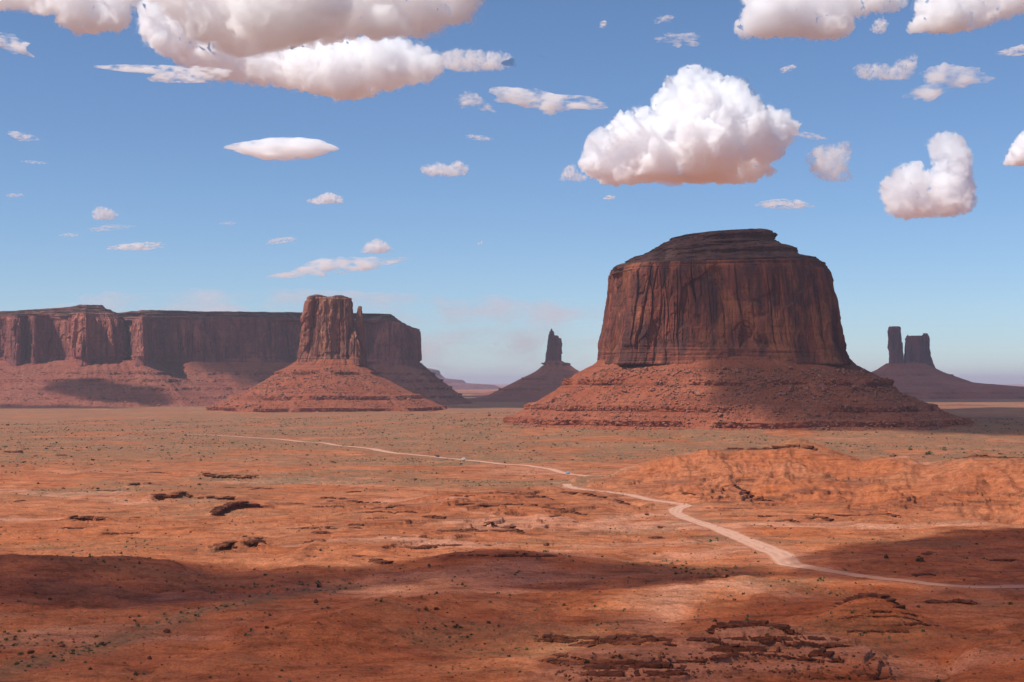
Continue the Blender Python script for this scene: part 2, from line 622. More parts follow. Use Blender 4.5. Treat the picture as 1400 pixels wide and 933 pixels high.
add_ridge([(-180, 775, 520), (-60, 764, 535), (60, 763, 535), (170, 757, 545), (235, 760, 545), (285, 772, 540)], 55, 40, 1.3, 1.5)
add_ridge([(560, 776, 530), (625, 762, 548), (700, 757, 555), (760, 759, 552), (840, 768, 545), (930, 778, 530)], 48, 70, 1.4, 1.6)
add_ridge([(260, 915, 352), (330, 882, 372), (430, 850, 395), (520, 826, 420), (610, 812, 440), (690, 815, 440), (760, 822, 441)], 42, 60, 1.3, 1.5)
add_ridge([(380, 760, 560), (430, 742, 590), (490, 748, 585), (560, 764, 566), (600, 774, 545)], 14, 50, 1.0, 1.4)
fR6 = add_ridge([(690, 930, 330), (760, 905, 345), (830, 893, 352), (905, 884, 357), (960, 868, 364), (1000, 858, 369), (1045, 857, 371), (1110, 866, 369), (1180, 880, 363),
                 (1230, 895, 352)], 40, 30, 1.0, 1.5)
add_ridge([(1290, 893, 365), (1335, 878, 374), (1380, 862, 380), (1450, 850, 380), (1560, 850, 372)], 40, 45, 1.2, 1.5)
add_ridge([(1140, 933, 262), (1190, 925, 262), (1230, 913, 264), (1280, 905, 266), (1340, 907, 266), (1420, 906, 264), (1600, 914, 262)], 60, 45, 1.2, -1)
add_ridge([(1110, 745, 640), (1170, 737, 668), (1250, 727, 690), (1340, 722, 700), (1450, 722, 700), (1700, 735, 690)], 60, 60, 1.4, 1.6)
for px, py, r_, w in ((1187, 838, 416, 12), (1160, 850, 410, 14), (1215, 848, 413, 14)):
    th0, z0 = polar(px, py, r_)
    dd = np.hypot(X - r_ * math.sin(th0), Y - r_ * math.cos(th0))
    H = H + max(z0 - 0.8, 0) * np.exp(-(dd / w) ** 1.5)

# low scarps of the left flats: (crest px, py, r), with a rock ledge built on each
SCARPS = [
    ([(205, 680, 858), (222, 679, 862), (248, 681, 858)], 'short dark rock scarp at the left end of the pair on the red flats', 1.5),
    ([(236, 679, 868), (262, 681, 862), (300, 682, 858), (337, 684.5, 850)], 'long thin dark rock scarp slanting across the left flats', 0.8),
    ([(289, 707, 765), (310, 700, 785), (335, 697, 795), (367, 696, 800)], 'dark curved rock scarp with green growth at its right end', 1.3),
    ([(272, 651, 1080), (290, 655, 1065), (318, 658, 1050), (356, 662, 1030)], 'dark broken rock scarp farthest back on the left flats', 1.1),
    ([(92, 709, 760), (120, 712, 752), (148, 715, 745)], 'low thin rock scarp alone on the left of the red flats', 0.6),
    ([(4, 615, 1500), (20, 616, 1490), (36, 617, 1480)], 'distant small dark rock scarp at the far left edge', 0.8),
    ([(78, 619, 1440), (95, 620, 1430)], 'distant small dark rock scarp right of the one at the left edge', 0.8),
    ([(176, 662, 1000), (194, 663, 997)], 'tiny dark rock scarp left of the long slanting scarp', 0.7),
    ([(294, 751, 600), (312, 747, 610), (328, 752, 604)], 'dark rounded rock knob left of its twin above the shaded ground', 1.0),
    ([(333, 750, 610), (345, 746, 616), (357, 750, 610)], 'dark rounded rock knob right of its twin above the shaded ground', 1.0),
]
for pts, lab, hh in SCARPS:
    p3 = [(pts[0][0] - 14, pts[0][1] + 6, pts[0][2])] + pts + [(pts[-1][0] + 14, pts[-1][1] + 6, pts[-1][2])]
    a = np.array([polar(q[0], q[1], q[2]) + (q[2],) for q in p3])
    zc_ = np.interp(TH[0], a[:, 0], [0] + [hh * 2.0] * len(pts) + [0], left=0, right=0)[None, :]
    rc_ = np.interp(TH[0], a[:, 0], a[:, 2])[None, :]
    d_ = R - rc_
    H += zc_ * np.where(d_ < 0, np.clip(1 + d_ / 2.5, 0, 1), np.clip(1 - d_ / 70, 0, 1) ** 1.5)

# strata steps on the ridges
def terrace(Hin, step, mask, seed):
    hw = Hin + 0.5 * fbm2(X / 45, Y / 45, 2, seed) + 0.22 * step * fbm2(X / 8, Y / 8, 3, seed + 3)
    k = hw / step
    fr = k - np.floor(k)
    st = (np.floor(k) + sstep(0.46, 0.54, fr)) * step - 0.5 * step + 0.5 * step
    return Hin + (st - hw) * mask


tm = np.clip(front2 * 1.3, 0, 1) * sstep(-0.25, 0.15, fbm2(X / 60, Y / 30, 3, 41)) * 0.9
H = terrace(H, 1.9, tm, 42)
tm3 = np.clip(fR6 / 2, 0, 1) * 0.9
H = terrace(H, 1.6, tm3, 43)
tm2 = hillmask * sstep(-0.05, 0.2, fbm2(X / 80, Y / 40, 3, 44)) * sstep(0.45, 0.7, 1 - H / 24) * 0.9
H = terrace(H, 2.3, tm2, 45)
tm4 = sstep(0.0, 0.3, fbm2(X / 110, Y / 60, 4, 46)) * sstep(560, 640, R) * (1 - sstep(1250, 1600, R)) * (1 - np.clip(front * 2, 0, 1)) * 0.8
H = terrace(H, 0.85, tm4, 47)
ledgemask = np.clip(tm + tm2 + tm3 + 0.6 * tm4, 0, 1)

# viewpoint hill, falling away below the picture's lower edge
t_ = np.clip((R - 10) / 232, 0, 1)
hillv = 68.3 * (1 - t_) ** 1.5
wv = sstep(215, 330, R)
H = np.where(R < 330, H * wv + hillv + 2.2 * fbm2(X / 22, Y / 22, 4, 50) * sstep(20, 110, R) * (1 - wv), H)
lim = CAMZ - 0.2135 * R
H = np.where(R < 232, np.minimum(H, np.maximum(lim - 1.0 - 0.02 * (R - 2), np.where(np.abs(TH) < 0.55, -99, H))), H)


def hsample(x, y):
    """height of the ground sheet at world points"""
    r = np.hypot(x, y)
    th = np.arctan2(x, y)
    i = np.interp(r, r1, np.arange(len(r1)))
    j = np.interp(th, th1, np.arange(len(th1)))
    i0 = np.clip(np.floor(i).astype(int), 0, len(r1) - 2)
    j0 = np.clip(np.floor(j).astype(int), 0, len(th1) - 2)
    fi, fj = i - i0, j - j0
    a = H[i0, j0] * (1 - fj) + H[i0, j0 + 1] * fj
    b = H[i0 + 1, j0] * (1 - fj) + H[i0 + 1, j0 + 1] * fj
    return a * (1 - fi) + b * fi


def ground_at(px, py, rmin=250.0, rmax=12000.0):
    """first ground point along the viewing ray"""
    d = ray(px, py)
    h = math.hypot(d.x, d.y)
    k = d.z / h
    rr = np.concatenate([np.arange(rmin, 1400, 0.8), np.geomspace(1400, rmax, 1500)])
    x, y = rr * d.x / h, rr * d.y / h
    g = hsample(x, y)
    hit = np.nonzero(g >= CAMZ + k * rr)[0]
    i = hit[0] if len(hit) else len(rr) - 1
    return Vector((x[i], y[i], g[i]))


# ------------------------------------------------------------------ road course
ROAD_PX = [(1480, 806, 7), (1400, 804, 7), (1340, 801.5, 7), (1280, 798, 7), (1200, 791, 7.5), (1140, 784, 8), (1100, 777, 9.5), (1080, 770, 12), (1066, 760, 14), (1045, 748, 13.5),
           (1020, 738, 11.5), (990, 727, 10), (962, 717, 9), (938, 708, 8.5), (922, 701.5, 8.5), (925, 697, 9), (940, 693.5, 9), (936, 689.5, 8.5), (915, 686, 8), (890, 683, 8), (860, 678.5, 8),
           (830, 674, 8), (800, 668.5, 8), (783, 664, 7.5), (775, 661.5, 7)]
ROAD_FAR = [(815, 652, 9), (803, 651, 9), (783, 648.5, 9), (755, 643, 9), (720, 637.5, 9), (690, 634, 9), (660, 631.5, 9), (634, 629.5, 9), (615, 627.5, 8), (594, 625.5, 8), (560, 622, 10), (540, 619.5, 11),
            (510, 614.5, 11), (480, 610.5, 8), (440, 606, 9), (390, 601, 11), (330, 598, 9), (250, 594.5, 8)]


def smooth_path(P, W, step):
    P = np.array(P)
    W = np.array(W)
    s = np.concatenate([[0], np.cumsum(np.hypot(*np.diff(P[:, :2], axis=0).T))])
    n = max(8, int(s[-1] / step))
    u = np.linspace(0, s[-1], n)
    Q = np.stack([np.interp(u, s, P[:, k]) for k in range(3)], 1)
    w = np.interp(u, s, W)
    kk = max(3, int(22 / step)) | 1
    ker = np.hanning(kk + 2)[1:-1]
    ker /= ker.sum()
    for k in range(3):
        Q[:, k] = np.convolve(np.pad(Q[:, k], kk // 2, mode='edge'), ker, 'valid')
    w = np.convolve(np.pad(w, kk // 2, mode='edge'), ker, 'valid')
    return Q, w


def road_points(px_list):
    P = [tuple(ground_at(a, b)) for a, b, c in px_list]
    return P, [c for a, b, c in px_list]


Pa, Wa = road_points(ROAD_PX)
Pb, Wb = road_points(ROAD_FAR)
# the bend behind the nose of the hill is hidden, so the road is laid in two stretches
Q1, W1 = smooth_path(Pa, Wa, 3.0)
Q2, W2 = smooth_path(Pb, Wb, 3.0)
NQ1 = len(Q1)
roadQ, roadW = np.concatenate([Q1, Q2]), np.concatenate([W1, W2])


def flatten(Q, W, extra):
    global H
    best = np.full(H.shape, 1e9, np.float32)
    zt = np.zeros(H.shape, np.float32)
    wt = np.zeros(H.shape, np.float32)
    reach = 45.0
    for k in range(0, len(Q), 2):
        x, y, z = Q[k]
        r, th = math.hypot(x, y), math.atan2(x, y)
        rc_ = reach * (1 if r < 1200 else 2)
        i0, i1 = np.searchsorted(r1, [r - rc_, r + rc_])
        dth = rc_ / r
        j0, j1 = np.searchsorted(th1, [th - dth, th + dth])
        dd = np.hypot(X[i0:i1, j0:j1] - x, Y[i0:i1, j0:j1] - y)
        b = best[i0:i1, j0:j1]
        up = dd < b
        b[up] = dd[up]
        zt[i0:i1, j0:j1][up] = z
        wt[i0:i1, j0:j1][up] = W[k]
    space = np.maximum(2.0, R * R * 3.2e-6)
    w = 1 - sstep(0, 1, (best - wt * 0.5 - space) / (extra + space))
    w = np.where(best > 1e8, 0, w)
    H = H * (1 - w) + zt * w
    return best, wt


for sl_ in (slice(0, NQ1), slice(NQ1, None)):
    roadQ[sl_, 2] = np.convolve(np.pad(hsample(roadQ[sl_, 0], roadQ[sl_, 1]), 10, mode='edge'), np.ones(21) / 21, 'valid')
rd_best, rd_w = flatten(roadQ, roadW, 9.0)


def build_terrain():
    nr, nt = H.shape
    V = np.stack([X, Y, H], -1).reshape(-1, 3)
    cz = hillv_c = float(H[0].mean())
    V = np.concatenate([V, [[0, 0, cz]]])
    idx = np.arange(nr * nt).reshape(nr, nt)
    a = idx[:-1, :-1].ravel()
    b = idx[:-1, 1:].ravel()
    c = idx[1:, 1:].ravel()
    e = idx[1:, :-1].ravel()
    quads = np.stack([a, b, c, e], 1)[:, ::-1]
    wrap = np.stack([idx[:-1, -1], idx[:-1, 0], idx[1:, 0], idx[1:, -1]], 1)[:, ::-1]
    cen = nr * nt
    tri = np.stack([np.full(nt, cen), idx[0], np.roll(idx[0], -1)], 1)[:, ::-1]
    me = mesh_np('ground', V, [np.concatenate([quads, wrap]), tri])
    # ground cover masks
    big = fbm2(X / 260, Y / 190, 4, 60)
    veg = sstep(1080, 1500, R) * 0.95 * (1 - sstep(2150, 2600, R) * sstep(-0.1, 0.3, big))
    veg = np.maximum(veg, sstep(820, 1000, R) * sstep(0.0, 0.35, big + 0.1))
    veg = np.maximum(veg, 0.55 * sstep(0.12, 0.5, fbm2(X / 120, Y / 60, 4, 61)))
    veg *= 1 - np.clip(hillmask * 1.2 + front2 * 0.9, 0, 1)
    bare = sstep(0.22, 0.42, fbm2(X / 150, Y / 120, 3, 62)) * (1 - sstep(2800, 3500, R) * 0.5)
    veg *= 1 - 0.8 * bare
    veg *= 1 - sstep(6000, 12000, R) * 0.7
    pale = 0.75 * sstep(0.18, 0.5, fbm2(X / 130, Y / 70, 4, 63)) * (1 - hillmask) * (1 - 0.6 * sstep(900, 1300, R))
    edge = np.where(rd_best < 1e8, np.exp(-np.clip(rd_best - rd_w * 0.45, 0, None) / 4.5), 0) * (0.55 + 0.6 * fbm2(X / 9, Y / 9, 3, 64))
    pale = np.clip(np.maximum(pale, edge), 0, 1) * sstep(285, 330, R)
    veg *= sstep(270, 320, R)
    for pts, w, s in (([(0, 918), (60, 905), (130, 888), (230, 852), (330, 826), (470, 803)], 5.0, 0.5), ([(1075, 812), (1000, 800), (930, 800), (905, 832), (880, 858)], 9, 0.7), ([(930, 706), (885, 703), (845, 710), (800, 716)], 7.5, 0.75), ([(790, 748), (880, 745), (975, 742)], 6.5, 0.6),
                      ([(1020, 748), (960, 758), (900, 765)], 10, 0.7)):
        Pq = np.array([tuple(ground_at(*q)) for q in pts])
        s_ = np.linspace(0, len(Pq) - 1, 90)
        for u in s_:
            x = np.interp(u, range(len(Pq)), Pq[:, 0])
            y = np.interp(u, range(len(Pq)), Pq[:, 1])
            r, th = math.hypot(x, y), math.atan2(x, y)
            i0, i1 = np.searchsorted(r1, [r - 30, r + 30])
            j0, j1 = np.searchsorted(th1, [th - 30 / r, th + 30 / r])
            dd = np.hypot(X[i0:i1, j0:j1] - x, Y[i0:i1, j0:j1] - y)
            pale[i0:i1, j0:j1] = np.maximum(pale[i0:i1, j0:j1], s * np.exp(-(dd / w) ** 2))
            veg[i0:i1, j0:j1] = np.maximum(veg[i0:i1, j0:j1], (0.8 if w < 6 else 0) * np.exp(-(dd / w / 1.6) ** 2))
    gz = np.gradient(H, axis=0) / np.maximum(np.gradient(R, axis=0), 1e-3)
    rock = np.clip(ledgemask * 0.55 + sstep(0.28, 0.6, np.abs(gz)) * 0.8, 0, 1) * (R > 300)
    colr = np.stack([np.clip(veg, 0, 1), pale, rock, np.ones_like(veg)], -1).reshape(-1, 4)
    colr = np.concatenate([colr, [[0, 0, 0, 1]]]).astype(np.float32)
    at_ = me.attributes.new('cover', 'FLOAT_COLOR', 'POINT')
    at_.data.foreach_set('color', colr.ravel())
    o = link('ground', me, M['ground'])
    tag(o, 'rolling red sandy desert valley floor with dry scrub', 'ground', None, 'structure')
    return veg


VEG = build_terrain()


def build_road():
    n = len(roadQ)
    T = np.concatenate([np.gradient(roadQ[:NQ1, :2], axis=0), np.gradient(roadQ[NQ1:, :2], axis=0)])
    T /= np.linalg.norm(T, axis=1)[:, None]
    N = np.stack([-T[:, 1], T[:, 0]], 1)
    k = 9
    rows = []
    uv = []
    for i in range(n):
        wob = 1 + 0.16 * float(pn2(np.array(i / 9.0), np.array(3.3), 70))
        for j in range(k):
            u = j / (k - 1) - 0.5
            w = roadW[i] * wob * u
            x, y = roadQ[i, 0] + N[i, 0] * w, roadQ[i, 1] + N[i, 1] * w
            rows.append((x, y))
            uv.append((u, i * 0.1))
    rows = np.array(rows)
    z = hsample(rows[:, 0], rows[:, 1])
    rr = np.hypot(rows[:, 0], rows[:, 1])
    z += np.where(rr < 900, 0.07, 0.22) + 0.02
    V = np.column_stack([rows, z])
    idx = np.arange(n * k).reshape(n, k)
    F = np.concatenate([np.stack([q[:-1, :-1].ravel(), q[:-1, 1:].ravel(), q[1:, 1:].ravel(), q[1:, :-1].ravel()], 1) for q in (idx[:NQ1], idx[NQ1:])])
    me = mesh_np('dirt_road', V, F)
    l = me.uv_layers.new(name='UVMap')
    uva = np.array(uv, np.float32)[F.ravel()]
    l.data.foreach_set('uv', uva.ravel())
    o = link('dirt_road', me, M['road'])
    tag(o, 'pale dust-covered dirt road winding across the red valley floor', 'road', None, 'structure')


build_road()

# ================================================================== BUTTES
def unit_super(n, k=400, lump=0.0, seed=0):
    a = np.linspace(0, 2 * np.pi, k, endpoint=False)
    c, s = np.cos(a), np.sin(a)
    x = np.sign(c) * np.abs(c) ** (2 / n)
    y = np.sign(s) * np.abs(s) ** (2 / n)
    if lump:
        q = 1 + lump * fbm2(c * 1.6 + 5, s * 1.6 + 5, 3, seed)
        x, y = x * q, y * q
    x = x / np.abs(x).max()
    y = y / np.abs(y).max()
    return np.stack([x, y], 1)


def resample(P, n, a, b):
    """closed unit polygon resampled by real length, denser on the side that faces the viewpoint"""
    Q = np.concatenate([P, P[:1]])
    d = np.diff(Q * [a, b], axis=0)
    L = np.hypot(d[:, 0], d[:, 1])
    mid = (Q[:-1, 1] + Q[1:, 1]) / 2
    w = np.where(mid > 0.35, 0.25, 1.0)
    s = np.concatenate([[0], np.cumsum(L * w)])
    u = np.linspace(0, s[-1], n, endpoint=False)
    return np.stack([np.interp(u, s, Q[:, 0]), np.interp(u, s, Q[:, 1])], 1)


def stack(name, mat, parent, D, levels, plan, nU, nV, disp=None, tilt=None, capz=2.0, seed=0, zs=None, closed_top=True):
    """levels: (py or ('z',z), pxL, pxR, half depth, depth shift) from bottom to top, measured at depth D."""
    lv = []
    for L in levels:
        z = L[0][1] if isinstance(L[0], tuple) else zat(L[0], D)
        lv.append((z, xat(L[1], D), xat(L[2], D), L[3], L[4] if len(L) > 4 else 0.0))
    lv = np.array(sorted(lv))
    z = np.linspace(lv[0, 0], lv[-1, 0], nV) if zs is None else zs
    xl, xr, hb, ys = [np.interp(z, lv[:, 0], lv[:, k]) for k in (1, 2, 3, 4)]
    a, cx = (xr - xl) / 2, (xr + xl) / 2
    am, bm = a.mean(), hb.mean()
    P = resample(plan, nU, am, bm)
    Vx = cx[:, None] + a[:, None] * P[None, :, 0]
    Vy = D + ys[:, None] + hb[:, None] * P[None, :, 1]
    Vz = np.repeat(z[:, None], nU, 1)
    dx = np.roll(P[:, 0], -2) - np.roll(P[:, 0], 2)
    dy = np.roll(P[:, 1], -2) - np.roll(P[:, 1], 2)
    nx, ny = dy * bm, -dx * am
    ln = np.hypot(nx, ny) + 1e-9
    nx, ny = nx / ln, ny / ln
    seg = np.hypot((np.roll(P[:, 0], -1) - P[:, 0]) * am, (np.roll(P[:, 1], -1) - P[:, 1]) * bm)
    s = np.concatenate([[0], np.cumsum(seg)[:-1]])
    S = np.repeat(s[None, :], nV, 0)
    if disp is not None:
        dn, dz = disp(S, Vx, Vy, Vz, lv)
        Vx = Vx + nx[None, :] * dn
        Vy = Vy + ny[None, :] * dn
        Vz = Vz + dz
    if tilt is not None:
        Vz = Vz + tilt(Vx, Vz)
    rings = [np.stack([Vx, Vy, Vz], -1)]
    if closed_top:
        top = rings[0][-1]
        c = top.mean(0)
        for q in (0.93, 0.82, 0.66, 0.45, 0.22):
            r_ = top.copy()
            r_[:, :2] = c[:2] + (top[:, :2] - c[:2]) * q
            r_[:, 2] = top[:, 2] * q + c[2] * (1 - q) + capz * (1 - q) + capz * 0.6 * fbm2(r_[:, 0] / 30, r_[:, 1] / 30, 3, seed)
            rings.append(r_[None])
    G = np.concatenate(rings, 0)
    m = G.shape[0]
    V = G.reshape(-1, 3)
    idx = np.arange(m * nU).reshape(m, nU)
    nxt = np.roll(idx, -1, axis=1)
    F = np.stack([idx[:-1].ravel(), nxt[:-1].ravel(), nxt[1:].ravel(), idx[1:].ravel()], 1)
    fl = [F]
    if closed_top:
        V = np.concatenate([V, [G[-1].mean(0)]])
        fl.append(np.stack([idx[-1], nxt[-1], np.full(nU, len(V) - 1)], 1))
    me = mesh_np(name, V, fl, smooth=True)
    try:
        me.set_sharp_from_angle(angle=math.radians(38))
    except Exception:
        pass
    o = link(name, me, mat, parent)
    return o, G[:nV]


def cliff_disp(zb, zt, seed, big=10.0, col=4.0, colw=16.0, crack=4.0, block=1.6, bedlow=0.14, bedtop=0.08, bigw=70.0):
    def f(S, Vx, Vy, Vz, lv):
        v = np.clip((Vz - zb) / (zt - zb), 0, 1)
        Sw = S + 0.9 * colw * fbm2(S / (colw * 3.2), Vz / 700, 3, seed + 1) + 0.05 * colw * fbm2(S / 9, Vz / 30, 3, seed + 11)
        d = big * fbm2(Sw / bigw, Vz / 420, 3, seed + 2)
        f1, f2, cid = worley(Sw / (colw * 2.2), Vz / (colw * 11.0), seed + 21)
        d += (cid - 0.5) * min(col, big * 0.45) * 1.5 - 0.25 * crack * (1 - sstep(0, 0.05, f2 - f1))
        calm = 0.25 + 1.15 * sstep(-0.25, 0.3, fbm2(S / (colw * 4), Vz / 160, 2, seed + 22))
        # joint-bounded pillars: flat faces at different depths, open cracks between
        f1, f2, cid = worley(Sw / colw, Vz / (colw * 15.0), seed + 4)
        e = f2 - f1
        d += calm * ((cid - 0.5) * col * 2.0 + col * 0.35 * sstep(0.0, 0.5, e))
        d -= calm * crack * (1 - sstep(0.0, 0.08, e)) * sstep(-0.3, 0.25, fbm2(S / 60, Vz / 120, 2, seed + 8))
        f1, f2, cid = worley(Sw / (colw * 0.40), Vz / (colw * 3.4), seed + 5)
        d += calm * (cid - 0.5) * block * 2.0 - calm * block * 0.9 * (1 - sstep(0, 0.14, f2 - f1))
        f1, f2, cid = worley(Sw / (colw * 0.15), Vz / (colw * 0.5), seed + 15)
        d += (cid - 0.5) * block * 0.9
        # spalled alcoves: curved slabs missing from the face
        al = fbm2(S / 55, Vz / 75, 2, seed + 9)
        d -= col * 0.5 * sstep(0.12, 0.18, al) * (1 - sstep(0.75, 0.95, v))
        # bedded foot and bedded rim
        lowm = 1 - sstep(bedlow * 0.7, bedlow * 1.25, v)
        topm = sstep(1 - bedtop * 1.4, 1 - bedtop * 0.7, v)
        beds = fbm2(S / 160, Vz / 3.4, 3, seed + 6)
        d = d * (1 - 0.62 * lowm - 0.5 * topm)
        d += lowm * (1.6 * (1 - v / bedlow * 0.5) + 1.5 * beds) + topm * 2.0 * beds
        d += 0.7 * fbm2(S / 5, Vz / 9, 3, seed + 7)
        return d, 0.0
    return f


def talus_disp(seed, bands, gully=3.0, lump=1.4, kslope=1.5, fade=None):
    """bands: (z, height, strength) of rock ledges that step out of the slope"""
    def f(S, Vx, Vy, Vz, lv):
        d = gully * fbm2((S + 8 * fbm2(S / 60, Vz / 50, 2, seed)) / 32, Vz / 120, 3, seed + 1)
        d += lump * fbm3(Vx / 11, Vy / 11, Vz / 7, 3, seed + 2)
        f1, f2, cid = worley(S / 7, Vz / 4.5, seed + 5)
        d += 1.1 * (cid - 0.45) * sstep(0.05, 0.3, f2 - f1) * sstep(-0.1, 0.3, fbm2(S / 50, Vz / 30, 3, seed + 9))
        for zb, hb, st in bands:
            zz = zb + 2.2 * fbm2(S / 90, Vz * 0, 2, seed + 3)
            m = sstep(-0.18, 0.10, fbm2(S / 75 + zb, Vz * 0 + zb, 3, seed + 4) + (st - 0.5) * 0.9)
            u = (Vz - zz) / hb
            inb = sstep(-0.05, 0.03, u) * (1 - sstep(0.97, 1.06, u))
            crk = 1.3 * fbm2(S / 6, Vz / 14, 3, seed + 6) + 0.9 * (worley(S / 5, Vz / 6, seed + 7)[2] - 0.5)
            d += inb * m * ((u - 0.35) * hb * kslope + 1.4 + crk)
            below = (1 - sstep(-1.1, -0.02, -u - 1.0 + 1.0)) * 0
            under = np.exp(-((u + 0.12) / 0.16) ** 2)
            d -= under * m * 1.6
        return d, 0.0
    return f


# ---------------------------------------------------------------- the big butte on the right
DM = 2100.0
mer = empty('sandstone_butte', (xat(985, DM), DM, 0))
tag(mer, 'massive flat-topped red sandstone butte on a broad stepped slope, largest rock in view', 'butte')
ZB, ZT = zat(494, DM), zat(366, DM)
mer_plan = unit_super(3.8, 600, 0.05, 3)
stack('cliff', M['cliff'], mer, DM,
      [(500, 816, 1147, 172), (492, 819, 1144, 168), (485, 819.5, 1142, 166), (468, 820, 1135, 163), (454, 823, 1133, 161), (428, 826, 1130, 158), (398, 828.5, 1125, 155), (376, 831, 1119, 152), (367, 836, 1115, 148)],
      mer_plan, 1300, 230, cliff_disp(ZB, ZT, 100, big=9, col=3.4, colw=27, crack=4.5, block=1.4, bedlow=0.13), capz=1.0, seed=4,
      tilt=lambda x, z: np.clip((z - (ZB + 0.55 * (ZT - ZB))) / (0.45 * (ZT - ZB)), 0, 1) ** 1.3 * (x - xat(985, DM)) * 0.016)


def mer_cap_tilt(x, z):
    return (x - xat(985, DM)) * 0.052


def cap_disp(seed, amp=3.5, bed=5.0):
    def f(S, Vx, Vy, Vz, lv):
        b = fbm2(S / 120, Vz / bed, 3, seed)
        d = amp * np.sign(b) * np.abs(b) ** 0.6 + 4 * fbm2(S / 35, Vz / 30, 3, seed + 1) + 1.6 * fbm2(S / 6, Vz / 3, 3, seed + 2)
        f1, f2, cid = worley(S / 8, Vz / 4, seed + 3)
        return d + 1.6 * (cid - 0.5), 0.6 * fbm2(S / 10, Vz / 9, 2, seed + 4)
    return f


stack('caprock', M['cap'], mer, DM,
      [(371, 832, 1123, 146), (365, 834, 1114, 142), (361, 837, 1098, 136), (357, 847, 1092, 130), (354, 853, 1089, 124), (349, 864, 1083, 118), (341, 889, 1066, 108), (335, 900, 1056, 100),
       (331, 907, 1056.5, 96), (328, 911, 1057.5, 93), (325.5, 915, 1056, 90), (323, 928, 1051, 84), (321.3, 950, 1044, 70)],
      unit_super(2.6, 500, 0.06, 8), 1000, 150, cap_disp(130, 6.0, 8.0), tilt=mer_cap_tilt, capz=1.0, seed=5)
MER_B = [(66, 9, 0.55), (zat(563, 1860), 8, 0.75), (zat(584, 1800), 7.5, 0.72)]
_, mer_tal = stack('talus_slope', M['talus'], mer, DM,
                   [(('z', -6), 640, 1372, 372, 0), (588, 664, 1338, 352), (577, 680, 1310, 338), (563, 703, 1272, 316), (554, 718, 1254, 300), (543, 738, 1230, 278), (535, 752, 1212, 262), (523, 768, 1203, 244),
                    (511, 783, 1180, 216), (500, 806, 1160, 182), (490, 819, 1150, 166)],
                   unit_super(2.15, 500, 0.07, 12), 1300, 300, talus_disp(140, MER_B, gully=3.4, lump=1.7, kslope=1.6), closed_top=True, capz=0)

# ---------------------------------------------------------------- the mitten butte
DW = 3200.0
mit = empty('mitten_butte', (xat(455, DW), DW, 0))
tag(mit, 'mitten-shaped red butte with a thin thumb spire, standing before the long mesa', 'butte')
ZBw, ZTw = zat(496, DW), zat(408, DW)
stack('tower', M['mitten'], mit, DW,
      [(500, 405, 484, 68), (494, 406.5, 483, 66), (484, 408, 482, 62), (467, 411.5, 481, 58), (434, 412, 480.5, 55), (427, 415.5, 480, 53), (413, 418.5, 479.5, 51), (409, 419, 479, 50), (407.5, 419.5, 478, 49)],
      unit_super(3.2, 500, 0.08, 15), 900, 220, cliff_disp(ZBw, ZTw, 160, big=9, col=5.5, colw=17, crack=8.0, block=2.0, bedlow=0.12, bedtop=0.05, bigw=30), capz=0.5, seed=9)
stack('caprock', M['cap'], mit, DW, [(408, 420, 446, 30), (405.5, 423, 445, 28), (405, 426, 442, 22), (403.6, 431, 440, 16)], unit_super(2.3, 200), 260, 24, cap_disp(170), capz=0.3)
stack('caprock', M['cap'], mit, DW, [(408.4, 448, 478, 32), (406.2, 453, 474, 28), (405.6, 456, 471, 24), (404.2, 459, 468, 16)], unit_super(2.3, 200), 260, 24, cap_disp(171), capz=0.3)
stack('shoulder', M['mitten'], mit, DW,
      [(500, 476, 501, 52, -6), (484, 476, 499.5, 46, -8), (468, 477, 497, 38, -8), (458, 478, 491, 28, -6), (449, 479, 486, 18, -4)],
      unit_super(2.6, 300, 0.08, 18), 420, 120, cliff_disp(ZBw, zat(449, DW), 180, big=4, col=3.2, colw=10, crack=4, block=1.5, bedlow=0.2, bigw=25), capz=0.5)
stack('spire', M['mitten'], mit, DW,
      [(499, 489, 501, 24), (483, 488, 500, 20), (457, 487, 497.5, 15), (440, 487.6, 495.5, 11), (431, 487.5, 494.7, 9.5), (426, 488.5, 494, 8), (420, 489.2, 493.6, 6.5), (418.8, 490, 493, 5)],
      unit_super(2.8, 200, 0.05, 22), 220, 120, cliff_disp(ZBw, zat(419, DW), 190, big=1.2, col=1.1, colw=7, crack=1.2, block=0.8, bedlow=0.1, bigw=18), capz=0.2)
MIT_B = [(zat(512, 3100), 7, 0.75), (zat(547, 3000), 9, 0.72), (zat(563.5, 2950), 8, 0.72)]
_, mit_tal = stack('talus_slope', M['talus'], mit, DW,
                   [(('z', -6), 272, 640, 280), (567, 281, 622, 262), (560, 288, 612, 252), (550, 300, 592, 232), (537, 336, 563, 196), (528, 352, 545, 176), (516, 372, 524, 140), (508, 382, 514, 118), (500, 398, 504, 84), (492, 409, 498, 70)],
                   unit_super(2.1, 500, 0.06, 25), 1000, 260, talus_disp(200, MIT_B, gully=3.6, lump=1.8, kslope=1.6), capz=0)

# ---------------------------------------------------------------- the long mesa on the left
DS = 4400.0


def mesa_poly(pts):
    A = np.array([(xat(px, DS) * (1.0), y) for px, y in pts])
    # true x: the px is measured at depth y
    A[:, 0] = [xat(px, y) for px, y in pts]
    return A


